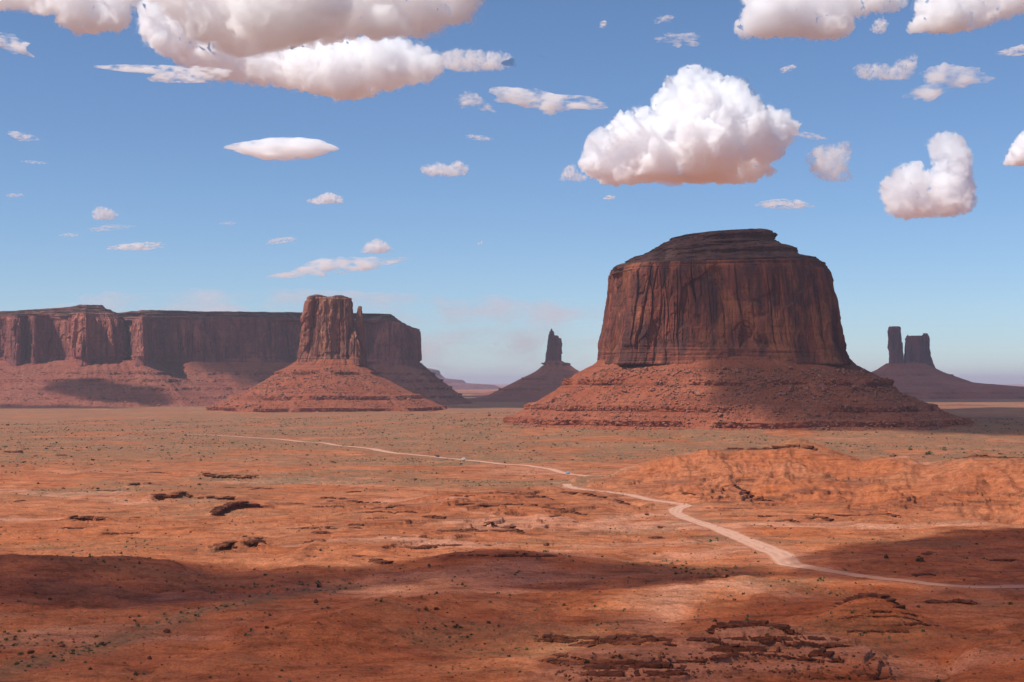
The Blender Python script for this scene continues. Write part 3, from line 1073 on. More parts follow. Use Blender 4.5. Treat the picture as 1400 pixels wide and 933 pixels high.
mesa_pts = mesa_poly([(-190, 4330), (-120, 4230), (-60, 4250), (-20, 4150), (8, 4180), (20, 4095), (36, 4175), (46, 4110), (62, 4190), (92, 4180), (108, 4110), (118, 4085), (128, 4165), (150, 4175), (168, 4190), (174, 4290),
                      (177, 4360), (181, 4170), (188, 4105), (199, 4110), (203, 4260), (212, 4330), (260, 4380), (320, 4440), (380, 4490), (440, 4560), (490, 4570), (520, 4500), (548, 4500), (566, 4580), (574, 4700), (560, 5200), (400, 5500), (0, 5500), (-190, 5200)])
mes = empty('flat_topped_mesa', (xat(220, DS), DS, 0))
tag(mes, 'long flat-topped mesa with sheer shaded walls along the left horizon', 'mesa')


def chaikin(P, n=2):
    for _ in range(n):
        Q = np.roll(P, -1, axis=0)
        P = np.stack([P * 0.75 + Q * 0.25, P * 0.25 + Q * 0.75], 1).reshape(-1, 2)
    return P


def poly_stack(name, mat, parent, poly, prof, nU, nV, disp, ztop=None, dens=None, smooth_n=9, capz=2.0, seed=0):
    """prof: (v, inset) with v 0..1 from zb to ztop(x); offset along the smoothed normals of the plan polygon"""
    zb, zt = ztop[0], ztop[1]
    Q = np.concatenate([poly, poly[:1]])
    L = np.hypot(*np.diff(Q, axis=0).T)
    midy = (Q[:-1, 1] + Q[1:, 1]) / 2
    w = dens(midy) if dens else np.ones_like(L)
    s = np.concatenate([[0], np.cumsum(L * w)])
    u = np.linspace(0, s[-1], nU, endpoint=False)
    P = np.stack([np.interp(u, s, Q[:, 0]), np.interp(u, s, Q[:, 1])], 1)
    t = np.roll(P, -smooth_n, axis=0) - np.roll(P, smooth_n, axis=0)
    N = np.stack([t[:, 1], -t[:, 0]], 1)
    N /= np.linalg.norm(N, axis=1)[:, None] + 1e-9
    for _ in range(3):
        N = (N + np.roll(N, smooth_n, 0) + np.roll(N, -smooth_n, 0))
        N /= np.linalg.norm(N, axis=1)[:, None] + 1e-9
    v = np.linspace(0, 1, nV)
    ins = np.interp(v, [p[0] for p in prof], [p[1] for p in prof])
    seg = np.hypot(*(np.roll(P, -1, axis=0) - P).T)
    S = np.repeat(np.concatenate([[0], np.cumsum(seg)[:-1]])[None], nV, 0)
    Zt = zt(P[:, 0], P[:, 1])
    zbv = zb(P[:, 0], P[:, 1]) if callable(zb) else np.full(nU, zb)
    Vz = zbv[None] + v[:, None] * (Zt - zbv)[None]
    Vx = P[None, :, 0] - N[None, :, 0] * ins[:, None]
    Vy = P[None, :, 1] - N[None, :, 1] * ins[:, None]
    d, dz = disp(S, Vx, Vy, Vz, None)
    Vx = Vx + N[None, :, 0] * d
    Vy = Vy + N[None, :, 1] * d
    Vz = Vz + dz
    G = np.stack([Vx, Vy, Vz], -1)
    top = G[-1]
    c = top.mean(0)
    rings = [G]
    for q in (0.97, 0.93, 0.85, 0.7, 0.4):
        r_ = top.copy()
        r_[:, :2] = c[:2] + (top[:, :2] - c[:2]) * q
        r_[:, 2] = top[:, 2] * q + c[2] * (1 - q) + capz * fbm2(r_[:, 0] / 25, r_[:, 1] / 25, 3, seed)
        rings.append(r_[None])
    GG = np.concatenate(rings, 0)
    m = len(GG)
    V = GG.reshape(-1, 3)
    idx = np.arange(m * nU).reshape(m, nU)
    nxt = np.roll(idx, -1, axis=1)
    F = np.stack([idx[:-1].ravel(), nxt[:-1].ravel(), nxt[1:].ravel(), idx[1:].ravel()], 1)
    V = np.concatenate([V, [GG[-1].mean(0)]])
    T = np.stack([idx[-1], nxt[-1], np.full(nU, len(V) - 1)], 1)
    me = mesh_np(name, V, [F, T])
    try:
        me.set_sharp_from_angle(angle=math.radians(38))
    except Exception:
        pass
    return link(name, me, mat, parent), G


ZBs = zat(497, 4300)


def mesa_top(x, y):
    px = 700 + x / np.maximum(y, 1) * FPX
    py = np.interp(px, [-200, 0, 31, 78, 101, 147, 160, 168, 174, 178, 182, 193, 205, 236, 280, 414, 496, 530, 548, 575], [430, 432, 431, 429, 428, 428, 430, 436, 446, 449, 436, 434, 432, 432, 433, 434.5, 436, 437, 441, 449])
    yy = np.minimum(y, 4600)
    return CAMZ + (HOR - py) / FPX * yy


stack_d = lambda y: np.where(y > 4800, 0.12, 1.0)
poly_stack('cliff', M['mesa'], mes, chaikin(mesa_pts, 2), [(0, -4), (0.1, 0), (0.9, 8), (1.0, 11)], 2000, 170,
           cliff_disp(ZBs, zat(432, 4300), 220, big=9, col=7, colw=26, crack=7, block=2.6, bedlow=0.10, bedtop=0.10, bigw=90), (ZBs - 10, mesa_top), stack_d, seed=31)


def cap_poly(P, inset):
    t = np.roll(P, -2, axis=0) - np.roll(P, 2, axis=0)
    N = np.stack([t[:, 1], -t[:, 0]], 1)
    N /= np.linalg.norm(N, axis=1)[:, None]
    return P - N * inset


def mesa_rim(x, y):
    px = 700 + x / np.maximum(y, 1) * FPX
    py = np.interp(px, [-200, -40, 0, 31, 78, 97, 103, 147, 150, 168, 177, 186, 205, 236, 280, 414, 496, 540, 549, 556, 572], [426, 426, 425, 423.5, 420, 418, 415.8, 416.8, 420, 427, 432, 428.5, 424, 424, 425.5, 427, 428.3, 429, 433, 440, 446])
    return CAMZ + (HOR - py) / FPX * np.minimum(y, 4650)


mp2 = mesa_poly([(-190, 4350), (-100, 4260), (-20, 4210), (20, 4190), (62, 4230), (108, 4170), (130, 4200), (152, 4240), (166, 4290), (177, 4390), (190, 4230), (206, 4330), (260, 4405), (320, 4465), (380, 4515), (440, 4585), (490, 4595),
                 (522, 4530), (544, 4540), (556, 4620), (564, 4720), (550, 5180), (400, 5450), (0, 5450), (-180, 5180)])
poly_stack('caprock', M['cap'], mes, chaikin(mp2, 2), [(0, -12), (0.25, -5), (0.3, 2), (0.55, 6), (0.6, 14), (0.85, 20), (1.0, 26)], 1600, 60, cap_disp(240),
           (lambda x, y: mesa_top(x, y) - 8, mesa_rim), stack_d, seed=33, capz=3.5)


def tal_poly_stack(name, poly_top, poly_bot, z_top, z_bot, parent, mat, seed, bands, nU=1500, nV=170, gamma=1.15, kslope=1.7):
    """slope between a top outline and a bottom outline with the same number of points"""
    A, B = chaikin(poly_top, 2), chaikin(poly_bot, 2)
    Q = np.concatenate([B, B[:1]])
    L = np.hypot(*np.diff(Q, axis=0).T) * np.where((Q[:-1, 1] + Q[1:, 1]) / 2 > 4900, 0.12, 1.0)
    s = np.concatenate([[0], np.cumsum(L)])
    u = np.linspace(0, s[-1], nU, endpoint=False)
    QA = np.concatenate([A, A[:1]])
    PB = np.stack([np.interp(u, s, Q[:, k]) for k in (0, 1)], 1)
    PA = np.stack([np.interp(u, s, QA[:, k]) for k in (0, 1)], 1)
    v = np.linspace(0, 1, nV)[:, None]
    Vx = PB[None, :, 0] * (1 - v) + PA[None, :, 0] * v
    Vy = PB[None, :, 1] * (1 - v) + PA[None, :, 1] * v
    Vz = np.repeat(z_bot + (z_top - z_bot) * v ** gamma, nU, 1)
    t = np.roll(PB, -6, axis=0) - np.roll(PB, 6, axis=0)
    N = np.stack([t[:, 1], -t[:, 0]], 1)
    N /= np.linalg.norm(N, axis=1)[:, None] + 1e-9
    seg = np.hypot(*(np.roll(PB, -1, axis=0) - PB).T)
    S = np.repeat(np.concatenate([[0], np.cumsum(seg)[:-1]])[None], nV, 0)
    d, dz = talus_disp(seed, bands, gully=10, lump=4.5, kslope=kslope)(S, Vx, Vy, Vz, None)
    Vx = Vx + N[None, :, 0] * d
    Vy = Vy + N[None, :, 1] * d
    G = np.stack([Vx, Vy, Vz], -1)
    V = G.reshape(-1, 3)
    idx = np.arange(nV * nU).reshape(nV, nU)
    nxt = np.roll(idx, -1, axis=1)
    F = np.stack([idx[:-1].ravel(), nxt[:-1].ravel(), nxt[1:].ravel(), idx[1:].ravel()], 1)
    V = np.concatenate([V, [G[-1].mean(0)]])
    T = np.stack([idx[-1], nxt[-1], np.full(nU, len(V) - 1)], 1)
    me = mesh_np(name, V, [F, T])
    try:
        me.set_sharp_from_angle(angle=math.radians(40))
    except Exception:
        pass
    return link(name, me, mat, parent), G


tp = [(-195, 4330), (-120, 4240), (-20, 4170), (36, 4150), (62, 4170), (118, 4130), (150, 4160), (176, 4180), (190, 4110), (206, 4220), (214, 4330), (260, 4380), (320, 4440), (380, 4490), (440, 4560), (490, 4570), (530, 4500), (566, 4570), (578, 4700), (560, 5250), (400, 5550), (0, 5550), (-195, 5250)]
bp = [(-330, 4000), (-180, 3850), (-40, 3760), (30, 3720), (62, 3720), (118, 3710), (170, 3750), (215, 3790), (262, 3800), (285, 3840), (305, 3880), (330, 3950), (370, 4050), (420, 4150), (470, 4220), (520, 4180), (570, 4120), (625, 4230), (655, 4650), (640, 5400), (450, 5900), (0, 5900), (-330, 5500)]
_, mes_tal = tal_poly_stack('talus_slope', mesa_poly(tp), mesa_poly(bp), zat(494, 4300), -6, mes, M['talus_far'], 250,
                            [(92, 9, 0.85), (70, 10, 0.85), (47, 9, 0.7), (22, 9, 0.75)])

# ---------------------------------------------------------------- thin pinnacle in the gap
DB = 5500.0
pin = empty('rock_pinnacle', (xat(757, DB), DB, 0))
tag(pin, 'slender ragged rock pinnacle on a shaded cone in the gap between mesa and largest butte', 'rock pinnacle')
pd = lambda s, zt: cliff_disp(zat(499, DB), zt, s, big=3.0, col=3.0, colw=12, crack=3.5, block=1.8, bedlow=0.15, bigw=40)
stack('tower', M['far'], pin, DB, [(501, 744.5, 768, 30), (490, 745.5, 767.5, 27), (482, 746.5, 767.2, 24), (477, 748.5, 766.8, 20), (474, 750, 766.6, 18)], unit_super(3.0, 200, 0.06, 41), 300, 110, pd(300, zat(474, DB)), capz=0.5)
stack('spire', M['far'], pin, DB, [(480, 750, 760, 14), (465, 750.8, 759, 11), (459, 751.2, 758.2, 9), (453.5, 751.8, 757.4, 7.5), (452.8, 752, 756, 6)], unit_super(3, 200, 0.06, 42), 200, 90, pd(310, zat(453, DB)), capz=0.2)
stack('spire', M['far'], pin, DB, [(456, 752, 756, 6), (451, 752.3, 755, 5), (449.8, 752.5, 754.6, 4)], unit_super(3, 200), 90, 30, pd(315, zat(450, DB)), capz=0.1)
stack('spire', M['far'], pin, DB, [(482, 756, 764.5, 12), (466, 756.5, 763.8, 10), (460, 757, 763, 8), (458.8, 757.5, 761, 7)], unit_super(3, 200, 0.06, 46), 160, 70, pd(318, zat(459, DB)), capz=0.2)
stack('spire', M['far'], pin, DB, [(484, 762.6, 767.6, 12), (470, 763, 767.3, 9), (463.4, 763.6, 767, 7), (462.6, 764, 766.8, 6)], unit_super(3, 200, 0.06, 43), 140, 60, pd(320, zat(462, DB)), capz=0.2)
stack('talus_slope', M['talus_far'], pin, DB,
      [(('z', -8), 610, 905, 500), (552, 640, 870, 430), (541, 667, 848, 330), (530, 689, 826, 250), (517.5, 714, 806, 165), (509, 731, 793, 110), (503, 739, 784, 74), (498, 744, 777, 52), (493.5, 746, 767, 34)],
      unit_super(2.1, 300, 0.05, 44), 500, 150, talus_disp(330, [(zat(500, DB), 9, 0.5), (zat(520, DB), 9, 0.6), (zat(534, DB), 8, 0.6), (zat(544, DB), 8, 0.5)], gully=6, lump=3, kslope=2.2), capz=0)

# ---------------------------------------------------------------- two towers on the right
DC = 6500.0
cas = empty('twin_tower_butte', (xat(1245, DC), DC, 0))
tag(cas, 'distant butte with two upright rock towers on a long purple slope at the right', 'butte')
cd = lambda s, py: cliff_disp(zat(500, DC), zat(py, DC), s, big=3.5, col=3.6, colw=15, crack=4, block=2.0, bedlow=0.12, bigw=50)
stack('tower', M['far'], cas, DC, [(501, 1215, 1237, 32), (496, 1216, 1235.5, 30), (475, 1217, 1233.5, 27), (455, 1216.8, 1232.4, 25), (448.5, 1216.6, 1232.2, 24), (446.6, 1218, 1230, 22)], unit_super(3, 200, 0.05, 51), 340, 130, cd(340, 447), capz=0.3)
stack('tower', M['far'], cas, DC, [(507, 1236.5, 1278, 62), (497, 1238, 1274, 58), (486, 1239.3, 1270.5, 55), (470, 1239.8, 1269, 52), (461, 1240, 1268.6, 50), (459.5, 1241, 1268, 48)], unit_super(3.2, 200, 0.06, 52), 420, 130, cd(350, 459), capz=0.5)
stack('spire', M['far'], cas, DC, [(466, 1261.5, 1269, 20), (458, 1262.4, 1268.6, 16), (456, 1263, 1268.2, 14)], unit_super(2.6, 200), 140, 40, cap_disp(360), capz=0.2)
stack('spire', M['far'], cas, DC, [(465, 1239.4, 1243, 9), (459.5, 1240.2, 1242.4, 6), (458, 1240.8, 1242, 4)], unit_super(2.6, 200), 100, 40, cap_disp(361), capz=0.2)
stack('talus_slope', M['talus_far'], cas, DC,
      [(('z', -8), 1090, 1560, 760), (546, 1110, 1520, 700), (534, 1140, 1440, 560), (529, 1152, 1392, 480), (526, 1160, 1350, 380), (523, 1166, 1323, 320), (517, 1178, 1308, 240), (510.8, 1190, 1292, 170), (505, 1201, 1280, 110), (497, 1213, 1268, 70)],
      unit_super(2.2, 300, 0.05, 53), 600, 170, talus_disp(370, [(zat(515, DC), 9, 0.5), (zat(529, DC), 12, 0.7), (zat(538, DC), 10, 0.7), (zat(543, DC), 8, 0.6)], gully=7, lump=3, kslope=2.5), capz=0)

# ---------------------------------------------------------------- blue mesa on the horizon, low far ridges
DF = 15000.0
fm = empty('horizon_mesa', (xat(600, DF), DF, 0))
tag(fm, 'faint blue stepped mesa far away on the horizon in the gap', 'mesa')
fd = lambda S, Vx, Vy, Vz, lv: (25 * fbm2(S / 300, Vz / 300, 3, 381) + 10 * fbm2(S / 60, Vz / 80, 3, 382), 0.0)
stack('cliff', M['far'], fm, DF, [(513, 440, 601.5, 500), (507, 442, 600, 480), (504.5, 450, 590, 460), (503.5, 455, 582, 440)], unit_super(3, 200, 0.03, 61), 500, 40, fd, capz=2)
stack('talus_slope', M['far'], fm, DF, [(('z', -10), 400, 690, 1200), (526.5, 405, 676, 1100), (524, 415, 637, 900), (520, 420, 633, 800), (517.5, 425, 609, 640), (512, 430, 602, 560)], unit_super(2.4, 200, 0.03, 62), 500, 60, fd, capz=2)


def low_ridge(name, px0, px1, Yc, py_list, depth, seed, label):
    n, m = 160, 24
    xs = np.linspace(xat(px0, Yc), xat(px1, Yc), n)
    u = np.linspace(0, 1, n)
    top = np.interp(u, np.linspace(0, 1, len(py_list)), [max(zat(p, Yc), 0) for p in py_list])
    top = top * (1 + 0.10 * fbm2(xs / 90, xs * 0 + seed, 4, seed))
    v = np.linspace(-1, 1, m)
    prof = np.clip(1 - np.abs(v) ** 1.5, 0, 1)
    XX, VV = np.meshgrid(xs, v, indexing='ij')
    YY = Yc + VV * depth * (0.8 + 0.3 * fbm2(XX / 200, VV, 2, seed + 1))
    ZZ = top[:, None] * prof[None] - 8 * np.abs(VV) - 2 + 2 * fbm2(XX / 40, YY / 40, 3, seed + 2) * prof[None]
    V = np.stack([XX, YY, ZZ], -1).reshape(-1, 3)
    idx = np.arange(n * m).reshape(n, m)
    F = np.stack([idx[:-1, :-1].ravel(), idx[1:, :-1].ravel(), idx[1:, 1:].ravel(), idx[:-1, 1:].ravel()], 1)
    o = link(name, mesh_np(name, V, F), M['talus_far'])
    tag(o, label, 'hill', None, 'structure')


low_ridge('hill', 1225, 1700, 4300, [556, 552, 554, 557, 553, 556, 560], 260, 400, 'low purple hills between the butte and the distant towers')
low_ridge('hill', 640, 790, 7800, [540, 534, 532, 533, 536], 500, 410, 'low far ridge of red ground in the gap between the buttes')

# ================================================================== LEDGES
def ledge_mesh(P, hgt, over, seed, layers=3):
    """broken caprock: rows of angular blocks side by side along P, the upper rows jutting out towards the viewpoint"""
    r = random.Random(seed)
    P = np.array([tuple(p) for p in P], float)
    s = np.concatenate([[0], np.cumsum(np.hypot(*np.diff(P[:, :2], axis=0).T))])
    Ltot = s[-1]
    V, F = [], []
    rag = fbm2(np.linspace(0, Ltot / 7.0, 200), np.full(200, seed * 0.37), 4, seed)
    jut = fbm2(np.linspace(0, Ltot / 9.0, 200), np.full(200, seed * 0.61), 4, seed + 2)
    for L in range(layers):
        u = -r.uniform(0, 1)
        fl = L / max(layers - 1, 1)
        while u < Ltot:
            w = hgt * r.choice((0.3, 0.5, 0.8, 1.3, 2.2)) * r.uniform(0.7, 1.3)
            um = u + w * 0.5
            q = min(max(um / Ltot, 0), 1)
            tp = min(1.0, 0.25 + 5.0 * min(q, 1 - q))
            k = float(np.interp(q, np.linspace(0, 1, 200), rag))
            hh = hgt / layers * tp * min(max(1.0 + 0.8 * k, 0.35), 1.4)
            gap = r.random() < (0.05 if layers > 2 else 0.16) or (L == layers - 1 and k < -0.38)
            if not gap:
                x, y, z = [float(np.interp(um, s, P[:, c])) for c in range(3)]
                x2, y2 = [float(np.interp(um + 0.6, s, P[:, c])) - float(np.interp(um - 0.6, s, P[:, c])) for c in range(2)]
                tl = math.hypot(x2, y2) + 1e-6
                tx, ty = x2 / tl, y2 / tl
                nx, ny = ty, -tx
                if nx * -x + ny * -y < 0:
                    nx, ny = -nx, -ny
                f = over * (0.1 + 0.9 * fl) * tp + 0.8 * float(np.interp(q, np.linspace(0, 1, 200), jut)) + r.uniform(-0.3, 0.3)
                z0 = z - hgt * 0.8 + sum(1 for _ in range(L)) * hh * 0.97
                base = len(V)
                for cz in (0, 1):
                    for cu, cd in ((-0.53, -3.2), (0.53, -3.2), (0.53, f), (-0.53, f)):
                        a_ = cu * w * r.uniform(0.86, 1.08)
                        d_ = cd + (r.uniform(-0.28, 0.28) if cd == f else r.uniform(-0.8, 0.8)) - (0.2 * cz if cd == f else 0)
                        V.append((x + tx * a_ + nx * d_, y + ty * a_ + ny * d_, z0 + cz * hh * r.uniform(0.85, 1.12)))
                F += [(base + 3, base + 2, base + 1, base), (base + 4, base + 5, base + 6, base + 7)]
                for i in range(4):
                    j = (i + 1) % 4
                    F.append((base + i, base + j, base + 4 + j, base + 4 + i))
            u += w
    return mesh_np('rock_ledge', np.array(V), np.array(F), smooth=False)


RUBBLE = []


def ledge(pts, hgt, over, seed, label, group=None, layers=3, snap=True):
    P = []
    for i, (px, py, r) in enumerate(pts):
        th, z = polar(px, py, r)
        x, y = r * math.sin(th), r * math.cos(th)
        if snap:
            z = max(hsample(np.array([x]), np.array([y]))[0] + 0.2, z - 1.5)
        P.append((x, y, z))
    # follow the ground between the given points
    P = np.array(P)
    u = np.linspace(0, len(P) - 1, 40)
    Q = np.stack([np.interp(u, range(len(P)), P[:, k]) for k in range(3)], 1)
    if snap:
        g = hsample(Q[:, 0], Q[:, 1])
        Q[:, 2] = np.maximum(g + 0.15, Q[:, 2] - 0.6)
        Q[:, 2] = np.minimum(Q[:, 2], g + hgt * 0.45)
    for _ in range(int(14 + 6 * hgt)):
        k = rnd.randrange(40)
        a_ = Q[k] * (1 - rnd.uniform(0.001, 0.012))
        gz = hsample(np.array([a_[0]]), np.array([a_[1]]))[0]
        RUBBLE.append((a_[0], a_[1], gz + 0.1, hgt * rnd.uniform(0.12, 0.5) * rnd.random() + 0.2, rnd.random() * 6.28, rnd.randrange(4)))
    o = link('rock_ledge', ledge_mesh(Q, hgt, over, seed, layers), M['ledge'])
    tag(o, label, 'rock ledge', group)
    return o


for i, (pts, lab, hh) in enumerate(SCARPS):
    ledge(pts, 2.1 * hh, 2.4, 500 + i * 9, lab, 'dark rock scarps on the flats')
ledge([(972, 611, 1041), (1000, 611, 1043), (1040, 612, 1046), (1075, 613, 1046), (1100, 615.5, 1044), (1120, 618.5, 1042), (1139, 622.5, 1038)], 3.6, 2.2, 600, 'long dark caprock under the small red cone on the right ridge', 'caprock ledges along the right ridge')
ledge([(1203, 622.5, 1013), (1222, 622, 1010), (1246, 624.5, 1007)], 2.4, 1.6, 610, 'short caprock ledge on the ridge between the cone and the dip', 'caprock ledges along the right ridge')
ledge([(1290, 626.5, 990), (1315, 626.5, 982), (1345, 627.5, 974), (1400, 630, 963), (1440, 631, 957)], 2.8, 1.7, 620, 'long caprock ledge at the right end of the ridge, running out of view', 'caprock ledges along the right ridge')
RL = [([(905, 888, 352), (960, 886, 352), (1010, 884, 353), (1060, 885, 353), (1110, 887, 352), (1180, 892, 350)], 2.0, 'long near rock ledge across the lower right foreground slope'),
      ([(790, 921, 336), (830, 923, 335), (870, 917, 337), (905, 914, 338), (960, 916, 337)], 1.5, 'lowest near rock ledge at the bottom edge right of centre'),
      ([(980, 866, 365), (1000, 858.5, 369), (1040, 858, 370), (1060, 865, 368), (1110, 870, 366)], 1.8, 'rock ledge crowning the near knoll at lower right'),
      ([(1150, 845, 412), (1175, 838, 415), (1200, 838, 415), (1228, 850, 410)], 1.8, 'rock rim on the small cone-shaped mound at lower right'),
      ([(1105, 714, 765), (1150, 711, 772), (1200, 714, 765), (1245, 719, 752)], 2.2, 'long dark ledge low on the right slope beyond the road'),
      ([(1100, 728, 732), (1118, 724, 738), (1140, 726, 733)], 1.8, 'short dark ledge below the long ledge on the right slope'),
      ([(975, 668, 880), (1005, 671, 872), (1030, 676, 862), (1062, 682, 850)], 2.0, 'broken ledge halfway up the right slope above the road bend'),
      ([(470, 757, 570), (500, 766, 560), (525, 775, 548), (552, 781, 538)], 2.4, 'rugged ledge slanting down to the shadow edge left of centre'),
      ([(650, 728, 680), (690, 732, 672), (715, 736, 664)], 1.7, 'dark ledge on the front of the centre ridge'),
      ([(690, 691, 762), (735, 694, 756), (780, 700, 745), (822, 704, 738)], 1.6, 'thin long ledge on the centre ridge left of the road bend'),
      ([(750, 672, 830), (800, 679, 815), (850, 687, 800), (872, 693, 790)], 1.7, 'thin ledge along the crest just left of the road'),
      ([(944, 782, 508), (962, 785, 505), (996, 788, 502)], 1.5, 'low dark ledge in the shadow left of the road'),
      ([(1258, 808, 475), (1300, 813, 468), (1340, 814, 467)], 1.0, 'low dark bank beside the shaded road at the far right')]
for i, (pts, hh, lab) in enumerate(RL):
    ledge(pts, hh, 1.0, 640 + i * 11, lab)

def grad(x, y, e=4.0):
    gx = (hsample(np.array([x + e]), np.array([y])) - hsample(np.array([x - e]), np.array([y])))[0]
    gy = (hsample(np.array([x]), np.array([y + e])) - hsample(np.array([x]), np.array([y - e])))[0]
    return gx, gy


def strata(px, py, length, hgt, over, seed, label, group):
    p = ground_at(px, py)
    x, y = p.x, p.y
    pts = []
    for sgn in (-1, 1):
        cx, cyy = x, y
        run = []
        for _ in range(int(length / 2 / 2.5)):
            gx, gy = grad(cx, cyy, 6.0)
            n_ = math.hypot(gx, gy) + 1e-6
            tx, ty = gy / n_, -gx / n_
            if tx * sgn < 0:
                tx, ty = -tx, -ty
            tx, ty = tx + 0.6 * sgn, ty * 0.8          # strata run mostly across the view
            n_ = math.hypot(tx, ty)
            cx, cyy = cx + tx / n_ * 2.5, cyy + ty / n_ * 2.5
            run.append((cx, cyy))
        pts = run[::-1] + [(x, y)] if sgn < 0 else pts + run
    Q = np.array([(a_, b_, hsample(np.array([a_]), np.array([b_]))[0] + hgt * 0.35) for a_, b_ in pts])
    if len(Q) < 3 or np.abs(np.diff(Q[:, 2])).max() > 1.6:
        return
    if min(np.hypot(roadQ[:, 0] - a_[0], roadQ[:, 1] - a_[1]).min() for a_ in Q) < 11:
        return
    k = np.array([0.25, 0.5, 0.25])
    Q[1:-1, 2] = np.convolve(Q[:, 2], k, 'valid')
    o = link('rock_ledge', ledge_mesh(Q, hgt, over, seed, 2), M['ledge'])
    tag(o, label, 'rock ledge', group)


STRATA = [((430, 775, 672, 762), 26, (0.5, 1.1), 'thin broken strata ledge among many on the low red ridge left of the road', 'strata ledges of the central ridge'),
          ((850, 1120, 672, 738), 18, (0.5, 1.1), 'thin broken strata ledge among many on the red slope right of the road', 'strata ledges of the right slope'),
          ((770, 1190, 868, 931), 17, (0.35, 0.75), 'thin broken strata ledge among many on the near ledgy slope at lower right', 'strata ledges of the near slope'),
          ((1140, 1400, 742, 790), 6, (0.35, 0.7), 'thin strata ledge in the shaded slope at the right edge', 'strata ledges of the shaded right slope'),
          ((1150, 1260, 838, 872), 5, (0.35, 0.6), 'small strata ledge around the cone-shaped mound at lower right', 'strata ledges of the cone mound'),
          ((20, 420, 640, 740), 10, (0.35, 0.7), 'low thin strata ledge among several on the open red flats at left', 'strata ledges of the left flats')]
sd_ = 2000
for (x0, x1, y0, y1), cnt, (h0, h1), lab, grp in STRATA:
    for _ in range(cnt):
        sd_ += 7
        strata(rnd.uniform(x0, x1), rnd.uniform(y0, y1), rnd.choice((14, 22, 34, 50)), rnd.uniform(h0, h1) * 1.3, 0.5, sd_, lab, grp)

# ================================================================== BOULDERS
def rock_mesh(seed, n=16, flat=0.7):
    r = random.Random(seed)
    bm = bmesh.new()
    for _ in range(n):
        v = Vector((r.gauss(0, 1), r.gauss(0, 1), r.gauss(0, 1))).normalized()
        bm.verts.new((v.x * 0.5 * r.uniform(0.8, 1.1), v.y * 0.4 * r.uniform(0.8, 1.1), v.z * 0.4 * flat * 1.2))
    res = bmesh.ops.convex_hull(bm, input=bm.verts)
    bmesh.ops.delete(bm, geom=list({g for g in res['geom_interior'] + res['geom_unused'] if isinstance(g, bmesh.types.BMVert)}), context='VERTS')
    me = bpy.data.meshes.new('boulder')
    bm.to_mesh(me)
    bm.free()
    return me


ROCKS = [rock_mesh(900 + k) for k in range(7)]
for me_ in ROCKS:
    me_.materials.append(M['boulder'])
ROCKS_D = [m_.copy() for m_ in ROCKS[:4]]
for me_ in ROCKS_D:
    me_.materials.clear()
    me_.materials.append(M['boulder_dark'])


def tri_arrays(me):
    me.calc_loop_triangles()
    v = np.zeros(len(me.vertices) * 3, np.float32)
    me.vertices.foreach_get('co', v)
    t = np.zeros(len(me.loop_triangles) * 3, np.int32)
    me.loop_triangles.foreach_get('vertices', t)
    return v.reshape(-1, 3), t.reshape(-1, 3)


def merged(name, meshes, spots, mat, label, cat):
    """spots: (x,y,z,scale,rot,variant) -> one mesh"""
    Vs, Fs, off = [], [], 0
    arr = [tri_arrays(m_) for m_ in meshes]
    for x, y, z, sc, rot, k in spots:
        v, f_ = arr[k % len(arr)]
        c, s = math.cos(rot), math.sin(rot)
        w = np.stack([v[:, 0] * c - v[:, 1] * s, v[:, 0] * s + v[:, 1] * c, v[:, 2]], 1) * sc + [x, y, z]
        Vs.append(w)
        Fs.append(f_ + off)
        off += len(v)
    o = link(name, mesh_np(name, np.concatenate(Vs), np.concatenate(Fs), smooth=False), mat)
    tag(o, label, cat, None, 'stuff')
    return o


def talus_spots(G, n, lo, hi, vmax, seed, power=2.2):
    r = np.random.RandomState(seed)
    nv, nu = G.shape[:2]
    out = []
    while len(out) < n:
        i = int(nv * vmax * (r.rand() ** 0.8))
        j = r.randint(nu)
        p = G[i, j]
        c = G[:, j].mean(0)
        g0 = G[:, :, :2].mean((0, 1))
        if p[1] > g0[1] - 0.05 * abs(G[0, :, 1].max() - g0[1]):
            continue
        if float(pn2(np.array(p[0] / 60), np.array(p[2] / 25 + p[1] / 60), seed)) < -0.12 and r.rand() < 0.8:
            continue
        sc = lo + (hi - lo) * r.rand() ** power
        out.append((p[0], p[1] - 0.2, p[2] + 0.12 * sc, sc, r.rand() * 6.28, r.randint(7)))
    return out


def boulders(G, n, nstuff, lo, hi, seed, label, group, scree_label, vmax=0.85):
    sp = talus_spots(G, n, hi * 0.45, hi, vmax, seed)
    for x, y, z, sc, rot, k in sp:
        o = bpy.data.objects.new('boulder', ROCKS[k])
        o.location = (x, y, z)
        o.scale = (sc, sc, sc)
        o.rotation_euler = (rot * 0.13, rot * 0.09, rot)
        COL.objects.link(o)
        tag(o, label, 'boulder', group)
    merged('rock_scree', ROCKS, talus_spots(G, nstuff, lo, hi * 0.5, vmax, seed + 1), M['boulder'], scree_label, 'scree')


boulders(mer_tal, 120, 4200, 1.2, 12.0, 21, 'reddish boulder among many on the slope below the largest butte', 'boulders on the slope of the largest butte', 'loose rock debris over the slope of the largest butte')
boulders(mit_tal, 80, 2400, 1.6, 11.5, 31, 'reddish boulder among many on the slope below the mitten butte', 'boulders on the slope of the mitten butte', 'loose rock debris over the slope of the mitten butte')
boulders(mes_tal, 70, 2600, 2.5, 14.0, 41, 'reddish boulder among many on the slope below the long mesa', 'boulders on the slope of the long mesa', 'loose rock debris over the slope of the long mesa')


